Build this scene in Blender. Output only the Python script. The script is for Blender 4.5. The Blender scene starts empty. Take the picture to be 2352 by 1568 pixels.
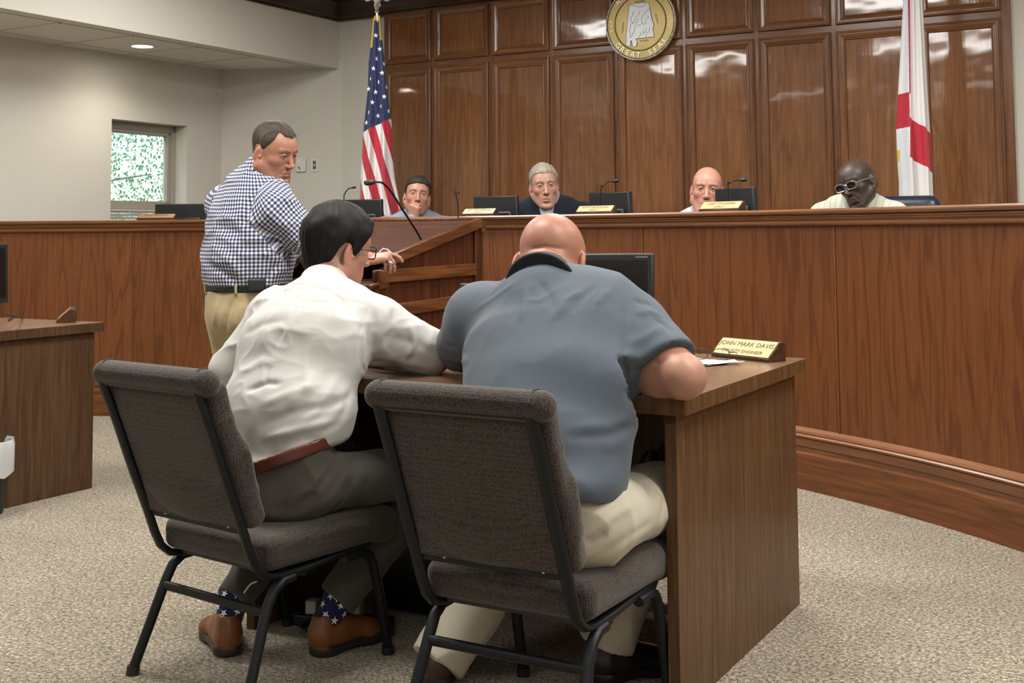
import bpy, bmesh, math, random
import numpy as np
from mathutils import Vector, Matrix
from mathutils.bvhtree import BVHTree

random.seed(7)
SC = bpy.context.scene
COL = SC.collection
PI = math.pi

# ------------------------------------------------------------------ camera
FPX = 2800.0; PPX = 1176.0; PPY = 332.0; CAMH = 1.187
PIT = math.atan(.07); ROL = .008
FW = np.array([0, math.cos(PIT), math.sin(PIT)])
_R0 = np.array([1., 0, 0]); _U0 = np.array([0, -math.sin(PIT), math.cos(PIT)])
RT = _R0 * math.cos(ROL) - _U0 * math.sin(ROL)
UP = _U0 * math.cos(ROL) + _R0 * math.sin(ROL)
CAMP = np.array([0, 0, CAMH])
cd = bpy.data.cameras.new('camera')
cam = bpy.data.objects.new('camera', cd)
COL.objects.link(cam)
cd.sensor_fit = 'HORIZONTAL'; cd.sensor_width = 36.0
cd.lens = 36.0 * FPX / 2352.0
cd.shift_x = 0.0
cd.shift_y = -(784.0 - PPY) / 2352.0
cd.clip_start = .05; cd.clip_end = 200
cam.matrix_world = Matrix(((RT[0], UP[0], -FW[0], 0), (RT[1], UP[1], -FW[1], 0), (RT[2], UP[2], -FW[2], CAMH), (0, 0, 0, 1)))
SC.camera = cam

# ------------------------------------------------------------------ view, world, lights
SC.view_settings.view_transform = 'Standard'
SC.view_settings.look = 'None'
SC.view_settings.exposure = 0.30
SC.view_settings.gamma = 1.0
SC.view_settings.use_curve_mapping = False
wd = bpy.data.worlds.new('world'); SC.world = wd; wd.use_nodes = True
wn = wd.node_tree.nodes; wn.clear()
sky = wn.new('ShaderNodeTexSky'); sky.sky_type = 'NISHITA'; sky.sun_elevation = math.radians(48); sky.sun_rotation = math.radians(200)
sky.sun_disc = False
bgn = wn.new('ShaderNodeBackground'); bgn.inputs[1].default_value = .20
won = wn.new('ShaderNodeOutputWorld')
wd.node_tree.links.new(sky.outputs[0], bgn.inputs[0]); wd.node_tree.links.new(bgn.outputs[0], won.inputs[0])
sl = bpy.data.lights.new('sun', 'SUN'); sl.energy = 5.0; sl.angle = .01; sl.color = (1, .96, .88)
so = bpy.data.objects.new('sun', sl); COL.objects.link(so); so.rotation_euler = (math.radians(42), 0, math.radians(-60))

TH = math.radians(29.5)
UR = np.array([math.cos(TH), -math.sin(TH), 0]); VR = np.array([math.sin(TH), math.cos(TH), 0])
def W(s, t, z=0.0): return Vector(UR * s + VR * t + np.array([0, 0, z]))
def ray(x, y): return FW + RT * (x - PPX) / FPX + UP * (PPY - y) / FPX
def P(x, y, Y):
    d = ray(x, y); return Vector(CAMP + d * (Y / d[1]))
def PZ(x, y, z):
    d = ray(x, y); return Vector(CAMP + d * ((z - CAMH) / d[2]))
def PT(x, y, t):                       # pixel to the plane across the room at depth t
    d = ray(x, y); return Vector(CAMP + d * (t / float(d @ VR)))
def PS(x, y, s):
    d = ray(x, y); return Vector(CAMP + d * (s / float(d @ UR)))
def rst(w):
    a = np.array(w); return float(a @ UR), float(a @ VR)

CEIL = 3.10
LAMP_E = 46.0
def area(name, s, t, z, sx, sy, e, col):
    l = bpy.data.lights.new(name, 'AREA'); l.shape = 'RECTANGLE'; l.size = sx; l.size_y = sy; l.energy = e; l.color = col
    o = bpy.data.objects.new(name, l); COL.objects.link(o); o.location = W(s, t, z); o.rotation_euler = (0, 0, -TH)
    return o
for (t, ss, e) in ((5.4, (-4.6, -2.2, .2), 1.1), (2.9, (-4.8, -2.4, 0, 2.2), 1.25), (-.8, (-4.8, -2.4, 0, 2.2), .36), (-3.0, (-3.6, -.6, 2.2), .22)):
    for s in ss:
        area('ceiling_troffer_light', s, t, CEIL - .02, 1.15, .55, LAMP_E * e, (1.0, .975, .93))
# ------------------------------------------------------------------ mesh helpers
class MB:
    def __init__(s): s.v = []; s.f = []; s.m = []
    def add(s, vs, fs, mi=0, M=None):
        b = len(s.v)
        for p in vs:
            p = Vector(p)
            s.v.append(tuple(M @ p) if M is not None else tuple(p))
        for f in fs: s.f.append(tuple(b + i for i in f)); s.m.append(mi)
        return s
    def box(s, x0, x1, y0, y1, z0, z1, mi=0, M=None):
        vs = [(x, y, z) for z in (z0, z1) for y in (y0, y1) for x in (x0, x1)]
        return s.add(vs, [(0, 2, 3, 1), (4, 5, 7, 6), (0, 1, 5, 4), (2, 6, 7, 3), (0, 4, 6, 2), (1, 3, 7, 5)], mi, M)
    def prism(s, poly, a0, a1, axis=0, mi=0, M=None):
        # poly: (p,q) points; axis 0 -> extruded along x with (y,z)=poly; 1 -> along y with (x,z); 2 -> along z with (x,y)
        n = len(poly)
        def mk(a, p):
            return (a, p[0], p[1]) if axis == 0 else ((p[0], a, p[1]) if axis == 1 else (p[0], p[1], a))
        vs = [mk(a0, p) for p in poly] + [mk(a1, p) for p in poly]
        fs = [(i, (i + 1) % n, n + (i + 1) % n, n + i) for i in range(n)] + [tuple(range(n - 1, -1, -1)), tuple(range(n, 2 * n))]
        return s.add(vs, fs, mi, M)
    def tube(s, path, r, n=10, mi=0, cap=True, flat=1.0, upv=None, M=None):
        pts = [Vector(p) for p in path]; k = len(pts)
        rr = r if isinstance(r, (list, tuple)) else [r] * k
        vs = []; prev = None
        for i, p in enumerate(pts):
            d = (pts[min(i + 1, k - 1)] - pts[max(i - 1, 0)])
            if d.length < 1e-9: d = Vector((0, 0, 1))
            d.normalize()
            if prev is None:
                a = Vector(upv) if upv is not None else (Vector((0, 0, 1)) if abs(d.z) < .9 else Vector((0, 1, 0)))
            else: a = prev
            a = a - d * a.dot(d)
            if a.length < 1e-6: a = d.orthogonal()
            a.normalize(); b = d.cross(a); prev = a
            for j in range(n):
                t = 2 * PI * j / n + (PI / n)
                vs.append(p + a * (math.cos(t) * rr[i]) + b * (math.sin(t) * rr[i] * flat))
        fs = []
        for i in range(k - 1):
            for j in range(n):
                fs.append((i * n + j, i * n + (j + 1) % n, (i + 1) * n + (j + 1) % n, (i + 1) * n + j))
        if cap: fs += [tuple(range(n - 1, -1, -1)), tuple((k - 1) * n + j for j in range(n))]
        return s.add(vs, fs, mi, M)
    def lathe(s, prof, n=24, mi=0, M=None, cap=True):
        vs = []; fs = []
        for (r, z) in prof:
            for j in range(n):
                a = 2 * PI * j / n; vs.append((r * math.cos(a), r * math.sin(a), z))
        k = len(prof)
        for i in range(k - 1):
            for j in range(n): fs.append((i * n + j, i * n + (j + 1) % n, (i + 1) * n + (j + 1) % n, (i + 1) * n + j))
        if cap and prof[0][0] > 1e-6: fs.append(tuple(range(n - 1, -1, -1)))
        if cap and prof[-1][0] > 1e-6: fs.append(tuple((k - 1) * n + j for j in range(n)))
        return s.add(vs, fs, mi, M)
    def arc(s, prof, cx, cy, a0, a1, n, mi=0):
        # closed profile (r,z) swept about a vertical axis; angles clockwise from +Y in degrees
        k = len(prof); vs = []; fs = []
        for i in range(n + 1):
            a = math.radians(a0 + (a1 - a0) * i / n)
            for (r, z) in prof: vs.append((cx + r * math.sin(a), cy + r * math.cos(a), z))
        for i in range(n):
            for j in range(k): fs.append((i * k + j, (i + 1) * k + j, (i + 1) * k + (j + 1) % k, i * k + (j + 1) % k))
        fs += [tuple(range(k)), tuple(n * k + j for j in range(k - 1, -1, -1))]
        return s.add(vs, fs, mi)
    def obj(s, name, mats, parent=None, bevel=0, smooth=False, rot=0, loc=None, seg=2):
        me = bpy.data.meshes.new(name); me.from_pydata(s.v, [], s.f)
        ms = mats if isinstance(mats, (list, tuple)) else [mats]
        for m in ms: me.materials.append(m)
        if len(ms) > 1: me.polygons.foreach_set('material_index', s.m)
        bm = bmesh.new(); bm.from_mesh(me); bmesh.ops.recalc_face_normals(bm, faces=bm.faces); bm.to_mesh(me); bm.free()
        o = bpy.data.objects.new(name, me); COL.objects.link(o)
        if parent is not None: o.parent = parent
        if rot: o.rotation_euler = (0, 0, rot)
        if loc is not None: o.location = loc
        if smooth:
            me.polygons.foreach_set('use_smooth', [True] * len(me.polygons))
            try: me.set_sharp_from_angle(angle=math.radians(38 if smooth is True else smooth))
            except Exception: pass
        if bevel:
            b = o.modifiers.new('bevel', 'BEVEL'); b.width = bevel; b.segments = seg; b.limit_method = 'ANGLE'; b.angle_limit = math.radians(35)
            b.harden_normals = False
            me.polygons.foreach_set('use_smooth', [True] * len(me.polygons))
            try: me.set_sharp_from_angle(angle=math.radians(32))
            except Exception: pass
        me.update()
        return o

def empty(name, loc=(0, 0, 0), rz=0):
    o = bpy.data.objects.new(name, None); COL.objects.link(o); o.empty_display_size = .1
    o.location = loc; o.rotation_euler = (0, 0, rz); return o
def tag(o, label=None, cat=None, group=None, kind=None):
    if label: o['label'] = label
    if cat: o['category'] = cat
    if group: o['group'] = group
    if kind: o['kind'] = kind
    return o
def thing(name, label, cat, loc=(0, 0, 0), rz=0, group=None): return tag(empty(name, loc, rz), label, cat, group)
def copy_tree(o, parent=None):
    c = o.copy(); COL.objects.link(c)
    if parent is not None: c.parent = parent
    for ch in list(o.children): copy_tree(ch, c)
    return c
def text_mesh(txt, size, extrude=.0004, align='CENTER', spacing=1.0, shear=0.0):
    cu = bpy.data.curves.new('lettering', 'FONT'); cu.body = txt; cu.size = size; cu.extrude = extrude; cu.align_x = align; cu.align_y = 'CENTER'
    cu.space_character = spacing; cu.resolution_u = 3; cu.shear = shear
    o = bpy.data.objects.new('tmp', cu); COL.objects.link(o)
    dg = bpy.context.evaluated_depsgraph_get()
    me = bpy.data.meshes.new_from_object(o.evaluated_get(dg))
    bpy.data.objects.remove(o); bpy.data.curves.remove(cu)
    return me

# ------------------------------------------------------------------ materials
def new_mat(name):
    m = bpy.data.materials.new(name); m.use_nodes = True
    return m, m.node_tree.nodes, m.node_tree.links, m.node_tree.nodes['Principled BSDF']
def plain(name, col, rough=.5, metal=0.0, coat=0.0, noise=0.0, nscale=60, bump=0.0, bscale=200, spec=.5, sheen=0, emit=None):
    m, n, l, b = new_mat(name)
    b.inputs['Base Color'].default_value = (*col, 1); b.inputs['Roughness'].default_value = rough; b.inputs['Metallic'].default_value = metal
    b.inputs['Coat Weight'].default_value = coat; b.inputs['Coat Roughness'].default_value = .1
    b.inputs['Specular IOR Level'].default_value = spec
    if sheen: b.inputs['Sheen Weight'].default_value = sheen
    tc = n.new('ShaderNodeTexCoord')
    if noise:
        t = n.new('ShaderNodeTexNoise'); t.inputs['Scale'].default_value = nscale; t.inputs['Detail'].default_value = 4
        l.new(tc.outputs['Object'], t.inputs['Vector'])
        r = n.new('ShaderNodeMapRange'); r.inputs[3].default_value = 1 - noise; r.inputs[4].default_value = 1 + noise
        l.new(t.outputs['Fac'], r.inputs[0])
        x = n.new('ShaderNodeMix'); x.data_type = 'RGBA'; x.blend_type = 'MULTIPLY'; x.inputs[0].default_value = 1
        x.inputs[6].default_value = (*col, 1); l.new(r.outputs[0], x.inputs[7]); l.new(x.outputs[2], b.inputs['Base Color'])
    if bump:
        t2 = n.new('ShaderNodeTexNoise'); t2.inputs['Scale'].default_value = bscale; t2.inputs['Detail'].default_value = 3
        l.new(tc.outputs['Object'], t2.inputs['Vector'])
        bp = n.new('ShaderNodeBump'); bp.inputs['Strength'].default_value = bump; bp.inputs['Distance'].default_value = .002
        l.new(t2.outputs['Fac'], bp.inputs['Height']); l.new(bp.outputs[0], b.inputs['Normal'])
    if emit:
        b.inputs['Emission Color'].default_value = (*emit[0], 1); b.inputs['Emission Strength'].default_value = emit[1]
    return m
def wood(name, dark, mid, light, rough=.3, coat=.6, axis=2, sc=1.0, wavy=0.0, cath=.45, crough=.08, pore=.35, spec=.25, polar=None):
    m, n, l, b = new_mat(name)
    tc = n.new('ShaderNodeTexCoord'); oi = n.new('ShaderNodeObjectInfo'); src = tc.outputs['Object']
    if polar:      # grain that follows a curved moulding: (radius, arc length, height)
        sv = n.new('ShaderNodeVectorMath'); sv.operation = 'SUBTRACT'; sv.inputs[1].default_value = (polar[0], polar[1], 0); l.new(src, sv.inputs[0])
        sp = n.new('ShaderNodeSeparateXYZ'); l.new(sv.outputs[0], sp.inputs[0])
        at = n.new('ShaderNodeMath'); at.operation = 'ARCTAN2'; l.new(sp.outputs[0], at.inputs[0]); l.new(sp.outputs[1], at.inputs[1])
        ml = n.new('ShaderNodeMath'); ml.operation = 'MULTIPLY'; ml.inputs[1].default_value = 5.3; l.new(at.outputs[0], ml.inputs[0])
        cb = n.new('ShaderNodeCombineXYZ'); l.new(ml.outputs[0], cb.inputs[1]); l.new(sp.outputs[2], cb.inputs[2]); cb.inputs[0].default_value = .3; src = cb.outputs[0]
    mul = n.new('ShaderNodeMath'); mul.operation = 'MULTIPLY'; mul.inputs[1].default_value = 9.0; l.new(oi.outputs['Random'], mul.inputs[0])
    add = n.new('ShaderNodeVectorMath'); add.operation = 'ADD'; l.new(src, add.inputs[0]); l.new(mul.outputs[0], add.inputs[1])
    def mapping(across, along):
        mp = n.new('ShaderNodeMapping'); s = [across * sc] * 3; s[axis] = along * sc; mp.inputs['Scale'].default_value = s
        l.new(add.outputs[0], mp.inputs['Vector']); return mp
    def noise(across, along, det=5, dist=0.0, rg=.6):
        t = n.new('ShaderNodeTexNoise'); t.inputs['Scale'].default_value = 1; t.inputs['Detail'].default_value = det; t.inputs['Distortion'].default_value = dist
        t.inputs['Roughness'].default_value = rg
        l.new(mapping(across, along).outputs[0], t.inputs['Vector']); return t
    n1 = noise(46, 2.3, 6, .6)
    r1 = n.new('ShaderNodeValToRGB'); l.new(n1.outputs['Fac'], r1.inputs[0])
    r1.color_ramp.elements[0].position = .30; r1.color_ramp.elements[0].color = (*dark, 1)
    r1.color_ramp.elements[1].position = .72; r1.color_ramp.elements[1].color = (*light, 1)
    e = r1.color_ramp.elements.new(.52); e.color = (*mid, 1)
    # cathedral figure: contour lines of a slow noise
    n2 = noise(5.0, .55, 2, .35)
    m2 = n.new('ShaderNodeMath'); m2.operation = 'MULTIPLY'; m2.inputs[1].default_value = 46; l.new(n2.outputs['Fac'], m2.inputs[0])
    s2 = n.new('ShaderNodeMath'); s2.operation = 'SINE'; l.new(m2.outputs[0], s2.inputs[0])
    mr = n.new('ShaderNodeMapRange'); mr.inputs[1].default_value = -.2; mr.inputs[2].default_value = -1; mr.inputs[3].default_value = 0; mr.inputs[4].default_value = cath
    l.new(s2.outputs[0], mr.inputs[0])
    n3 = noise(12, .9, 3); mm = n.new('ShaderNodeMath'); mm.operation = 'MULTIPLY'; l.new(mr.outputs[0], mm.inputs[0]); l.new(n3.outputs['Fac'], mm.inputs[1])
    mx = n.new('ShaderNodeMix'); mx.data_type = 'RGBA'; mx.inputs[7].default_value = (dark[0] * .55, dark[1] * .5, dark[2] * .5, 1)
    l.new(mm.outputs[0], mx.inputs[0]); l.new(r1.outputs[0], mx.inputs[6])
    n4 = noise(230, 5, 2); mr4 = n.new('ShaderNodeMapRange'); mr4.inputs[1].default_value = .5; mr4.inputs[2].default_value = .68; mr4.inputs[3].default_value = 0; mr4.inputs[4].default_value = pore
    l.new(n4.outputs['Fac'], mr4.inputs[0])
    mx2 = n.new('ShaderNodeMix'); mx2.data_type = 'RGBA'; mx2.inputs[7].default_value = (dark[0] * .5, dark[1] * .45, dark[2] * .45, 1)
    l.new(mr4.outputs[0], mx2.inputs[0]); l.new(mx.outputs[2], mx2.inputs[6])
    # board to board tone
    hv = n.new('ShaderNodeHueSaturation'); rv = n.new('ShaderNodeMapRange'); rv.inputs[3].default_value = .88; rv.inputs[4].default_value = 1.1
    l.new(oi.outputs['Random'], rv.inputs[0]); l.new(rv.outputs[0], hv.inputs['Value']); l.new(mx2.outputs[2], hv.inputs['Color'])
    l.new(hv.outputs[0], b.inputs['Base Color'])
    b.inputs['Roughness'].default_value = rough; b.inputs['Coat Weight'].default_value = coat; b.inputs['Coat Roughness'].default_value = crough
    b.inputs['Specular IOR Level'].default_value = spec
    bp = n.new('ShaderNodeBump'); bp.inputs['Strength'].default_value = .12; bp.inputs['Distance'].default_value = .001; l.new(n4.outputs['Fac'], bp.inputs['Height'])
    l.new(bp.outputs[0], b.inputs['Normal'])
    if wavy:
        nw = n.new('ShaderNodeTexNoise'); nw.inputs['Scale'].default_value = 1; nw.inputs['Detail'].default_value = 1.5
        mp = n.new('ShaderNodeMapping'); s = [2.6] * 3; s[axis] = 4.2; mp.inputs['Scale'].default_value = s; l.new(add.outputs[0], mp.inputs['Vector']); l.new(mp.outputs[0], nw.inputs['Vector'])
        nf = noise(60, 2.2, 3)
        av = n.new('ShaderNodeMath'); av.operation = 'MULTIPLY_ADD'; av.inputs[1].default_value = .035; l.new(nf.outputs['Fac'], av.inputs[0]); l.new(nw.outputs['Fac'], av.inputs[2])
        bw = n.new('ShaderNodeBump'); bw.inputs['Strength'].default_value = 1.0; bw.inputs['Distance'].default_value = wavy; l.new(av.outputs[0], bw.inputs['Height'])
        l.new(bw.outputs[0], b.inputs['Coat Normal'])
    return m
def attr_mat(name, rough=.5, noise=.08, nscale=90, bump=.1, bscale=300, sss=0.0, sheen=0.0, spec=.4, bdist=.001, stretch=None):
    m, n, l, b = new_mat(name)
    a = n.new('ShaderNodeAttribute'); a.attribute_name = 'Col'
    tc = n.new('ShaderNodeTexCoord')
    vec = tc.outputs['Object']
    if stretch:
        mp = n.new('ShaderNodeMapping'); mp.inputs['Scale'].default_value = stretch; l.new(vec, mp.inputs['Vector']); vec = mp.outputs[0]
    t = n.new('ShaderNodeTexNoise'); t.inputs['Scale'].default_value = nscale; t.inputs['Detail'].default_value = 5; l.new(vec, t.inputs['Vector'])
    r = n.new('ShaderNodeMapRange'); r.inputs[3].default_value = 1 - noise; r.inputs[4].default_value = 1 + noise; l.new(t.outputs['Fac'], r.inputs[0])
    x = n.new('ShaderNodeMix'); x.data_type = 'RGBA'; x.blend_type = 'MULTIPLY'; x.inputs[0].default_value = 1
    l.new(a.outputs['Color'], x.inputs[6]); l.new(r.outputs[0], x.inputs[7]); l.new(x.outputs[2], b.inputs['Base Color'])
    b.inputs['Roughness'].default_value = rough; b.inputs['Specular IOR Level'].default_value = spec
    if sss:
        b.inputs['Subsurface Weight'].default_value = sss; b.inputs['Subsurface Radius'].default_value = (1, .35, .2); b.inputs['Subsurface Scale'].default_value = .006
    if sheen: b.inputs['Sheen Weight'].default_value = sheen
    if bump:
        t2 = n.new('ShaderNodeTexNoise'); t2.inputs['Scale'].default_value = bscale; t2.inputs['Detail'].default_value = 3; l.new(vec, t2.inputs['Vector'])
        bp = n.new('ShaderNodeBump'); bp.inputs['Strength'].default_value = bump; bp.inputs['Distance'].default_value = bdist; l.new(t2.outputs['Fac'], bp.inputs['Height']); l.new(bp.outputs[0], b.inputs['Normal'])
    return m

M = {}
M['wall'] = plain('wall_paint', (.60, .585, .525), .75, noise=.02, nscale=3, bump=.08, bscale=260)
M['ceil'] = plain('ceiling_paint', (.72, .70, .65), .9, bump=.1, bscale=300)
M['tile'] = plain('ceiling_tile', (.66, .64, .59), .95, noise=.05, nscale=150, bump=.5, bscale=350)
M['tbar'] = plain('ceiling_grid_white', (.6, .58, .53), .5)
M['oak'] = wood('panel_oak', (.150, .054, .0145), (.205, .080, .0225), (.265, .110, .032), .45, .8, 2, wavy=.0055, crough=.07, cath=.6)
M['oak_v'] = wood('stile_oak_upright', (.130, .049, .0165), (.19, .075, .026), (.25, .104, .037), .34, .6, 2, wavy=.0, crough=.16)
M['oak_h'] = wood('rail_oak_level', (.130, .049, .0165), (.19, .075, .026), (.25, .104, .037), .34, .6, 0, wavy=.0, crough=.16)
M['crown'] = wood('dark_crown_wood', (.022, .010, .006), (.04, .018, .010), (.06, .026, .014), .4, .3, 0)
M['dais'] = wood('dais_panel_wood', (.140, .0455, .0140), (.166, .056, .0172), (.190, .068, .021), .42, .28, 2, sc=1.3, cath=1.0, crough=.22)
M['dais_t'] = wood('dais_trim_wood', (.16, .060, .022), (.21, .083, .031), (.26, .108, .043), .3, .6, 1, crough=.12, cath=.25, polar=(-2.7975, -4.8454))
M['dais_p'] = wood('dais_plinth_wood', (.10, .034, .0115), (.15, .052, .017), (.19, .068, .022), .4, .3, 1, sc=1.0, cath=.6, crough=.2, polar=(-2.7975, -4.8454))
M['lect'] = wood('lectern_wood', (.04, .0125, .006), (.068, .0215, .009), (.10, .033, .013), .36, .4, 2, cath=.6)
M['lect_t'] = wood('lectern_top_wood', (.04, .0135, .007), (.064, .021, .0095), (.09, .031, .013), .75, .0, 0, cath=.6, spec=.12)
M['lect_h'] = wood('lectern_rail_wood', (.06, .020, .008), (.115, .040, .014), (.18, .070, .025), .34, .45, 1, cath=.9)
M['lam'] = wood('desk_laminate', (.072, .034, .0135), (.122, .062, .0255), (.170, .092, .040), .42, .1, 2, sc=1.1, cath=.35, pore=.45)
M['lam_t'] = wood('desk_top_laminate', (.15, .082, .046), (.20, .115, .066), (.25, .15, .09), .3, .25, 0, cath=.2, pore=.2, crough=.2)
M['lam_d'] = wood('left_desk_laminate', (.060, .030, .014), (.10, .052, .025), (.13, .071, .036), .5, .05, 2, sc=1.1, cath=.35, pore=.45)
M['black'] = plain('black_powder_coat', (.006, .008, .010), .42, bump=.15, bscale=900, spec=.3)
M['blackp'] = plain('black_plastic', (.011, .013, .015), .45, bump=.1, bscale=700)
M['screen'] = plain('dark_screen', (.006, .007, .008), .25)
M['gold'] = plain('brass_plate', (.66, .48, .24), .4, .2, noise=.05, nscale=20)
M['ink'] = plain('engraved_ink', (.10, .07, .045), .5)
M['plate_wood'] = wood('name_holder_walnut', (.035, .016, .008), (.06, .028, .014), (.09, .044, .022), .4, .2, 0)
M['white'] = plain('white_plastic', (.66, .645, .59), .45)
M['paper'] = plain('white_paper', (.82, .80, .72), .7)
M['navy'] = plain('navy_leather', (.010, .016, .034), .33, bump=.3, bscale=140)
M['chrome'] = plain('silver_metal', (.62, .60, .56), .22, .9)
M['brass'] = plain('gold_fringe', (.55, .34, .06), .6, .1, bump=.4, bscale=400)
M['cable'] = plain('black_cable', (.01, .01, .011), .5)
# ------------------------------------------------------------------ room shell (room coordinates: s across, t deep)
def carpet():
    m, n, l, b = new_mat('carpet')
    tc = n.new('ShaderNodeTexCoord')
    t1 = n.new('ShaderNodeTexNoise'); t1.inputs['Scale'].default_value = 100; t1.inputs['Detail'].default_value = 3; t1.inputs['Roughness'].default_value = .7
    t1.inputs['Distortion'].default_value = .6
    l.new(tc.outputs['Object'], t1.inputs['Vector'])
    r = n.new('ShaderNodeValToRGB'); l.new(t1.outputs['Fac'], r.inputs[0])
    r.color_ramp.elements[0].position = .37; r.color_ramp.elements[0].color = (.085, .068, .047, 1)
    r.color_ramp.elements[1].position = .65; r.color_ramp.elements[1].color = (.56, .485, .37, 1)
    e = r.color_ramp.elements.new(.5); e.color = (.265, .222, .16, 1)
    t2 = n.new('ShaderNodeTexNoise'); t2.inputs['Scale'].default_value = 5; t2.inputs['Detail'].default_value = 3; l.new(tc.outputs['Object'], t2.inputs['Vector'])
    mr = n.new('ShaderNodeMapRange'); mr.inputs[3].default_value = .86; mr.inputs[4].default_value = 1.14; l.new(t2.outputs['Fac'], mr.inputs[0])
    x = n.new('ShaderNodeMix'); x.data_type = 'RGBA'; x.blend_type = 'MULTIPLY'; x.inputs[0].default_value = 1
    l.new(r.outputs[0], x.inputs[6]); l.new(mr.outputs[0], x.inputs[7]); l.new(x.outputs[2], b.inputs['Base Color'])
    b.inputs['Roughness'].default_value = .95; b.inputs['Specular IOR Level'].default_value = .15; b.inputs['Sheen Weight'].default_value = .25
    bp = n.new('ShaderNodeBump'); bp.inputs['Strength'].default_value = .9; bp.inputs['Distance'].default_value = .006
    l.new(t1.outputs['Fac'], bp.inputs['Height']); l.new(bp.outputs[0], b.inputs['Normal'])
    return m
M['carpet'] = carpet()

def struct(name, mb, mats, parent=None, **k):
    o = mb.obj(name, mats, parent, rot=-TH if parent is None else 0, **k)
    if parent is None: o['kind'] = 'structure'
    return o
SL, SR, TB, TF = -6.13, 3.6, -4.2, 7.94
struct('floor', MB().box(-7.4, SR + .1, TB - .1, 8.2, -.1, 0), M['carpet'])
struct('ceiling', MB().box(SL - .02, SR + .1, TB - .1, 8.2, CEIL, CEIL + .08), M['ceil'])
struct('wall_right', MB().box(SR, SR + .12, TB, 8.2, 0, CEIL), M['wall'])
struct('wall_back', MB().box(-7.3, SR, TB - .12, TB, 0, CEIL), M['wall'])
wf = MB().box(SL, SR, TF + .03, TF + .18, 0, CEIL)
wf.prism([(-7.3, 7.525), (SL + .02, 7.969), (SL + .02, 8.12), (-7.3, 8.12)], 0, 2.6, 2)
wall_front = struct('wall_front', wf, M['wall'])
struct('wall_soffit', MB().box(SL - .09, SL, TB, TF + .03, 2.52, CEIL), M['wall'])

# window wall with its opening
SW = -7.08
wa = PS(257, 274, SW); wb = PS(430, 288, SW)
t0 = rst(wa)[1]; t1 = rst(wb)[1]; zt = (wa.z + wb.z) / 2; zb = .80
wl = MB()
wl.box(SW - .22, SW, TB, t0, 0, 2.6).box(SW - .22, SW, t1, 8.1, 0, 2.6).box(SW - .22, SW, t0, t1, zt, 2.6).box(SW - .22, SW, t0, t1, 0, zb)
struct('wall_left', wl, M['wall'])
M['winframe'] = plain('window_frame_taupe', (.34, .31, .26), .5)
M['glass'] = None
def glass():
    m, n, l, b = new_mat('window_glass')
    b.inputs['Base Color'].default_value = (.86, .97, .97, 1); b.inputs['Roughness'].default_value = 0; b.inputs['Transmission Weight'].default_value = 1; b.inputs['IOR'].default_value = 1.06
    return m
M['glass'] = glass()
win = empty('window_1', (0, 0, 0), -TH); win['kind'] = 'structure'
fx0, fx1 = SW - .19, SW - .12
fr = MB()
for (a, b_, c, d) in ((t0, t0 + .035, zb, zt), (t1 - .045, t1, zb, zt), (t0, t1, zt - .055, zt), (t0, t1, zb, zb + .05)):
    fr.box(fx0, fx1, a, b_, c, d)
fr.obj('window_frame', M['winframe'], win, bevel=.004)
zr = 1.40
up_ = MB()
for (a, b_, c, d) in ((t0 + .035, t0 + .06, zr, zt - .055), (t1 - .085, t1 - .045, zr, zt - .055), (t0 + .035, t1 - .045, zt - .085, zt - .055), (t0 + .035, t1 - .045, zr - .03, zr + .035)):
    up_.box(fx0 + .012, fx1 - .008, a, b_, c, d)
up_.obj('upper_sash', M['winframe'], win, bevel=.003)
MB().box(fx0 + .03, fx0 + .036, t0 + .055, t1 - .08, zr + .03, zt - .08).obj('pane', M['glass'], win)
lo_ = MB()
for (a, b_, c, d) in ((t0 + .035, t0 + .07, zb + .05, zr - .03), (t1 - .085, t1 - .045, zb + .05, zr - .03), (t0 + .035, t1 - .045, zr - .045, zr - .032), (t0 + .035, t1 - .045, zb + .05, zb + .1)):
    lo_.box(fx0 + .02, fx1 + .01, a, b_, c, d)
lo_.obj('lower_sash', M['winframe'], win, bevel=.003)
MB().box(fx0 + .03, fx0 + .036, t0 + .06, t1 - .08, zb + .09, zr - .045).obj('pane', M['glass'], win)
bl = thing('window_blind', 'white slatted blind drawn over the lower sash of the window', 'blind', W(SW - .1, (t0 + t1) / 2, zb), -TH)
for k in range(22):
    z = .06 + k * .0245
    if zb + z > zr - .048: break
    MB().box(-.012, .012, -(t1 - t0) / 2 + .05, (t1 - t0) / 2 - .07, -.0012, .0012).obj('slat', M['white'], bl, loc=(0, 0, z)).rotation_euler = (0, math.radians(-52), 0)
MB().tube([(.014, -.12, .03), (.014, -.12, zr - zb - .045)], .002, 6).obj('cord', M['white'], bl)
MB().box(-.016, .016, -(t1 - t0) / 2 + .045, (t1 - t0) / 2 - .065, zr - zb - .042, zr - zb - .034).obj('head_rail', M['white'], bl)

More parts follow.
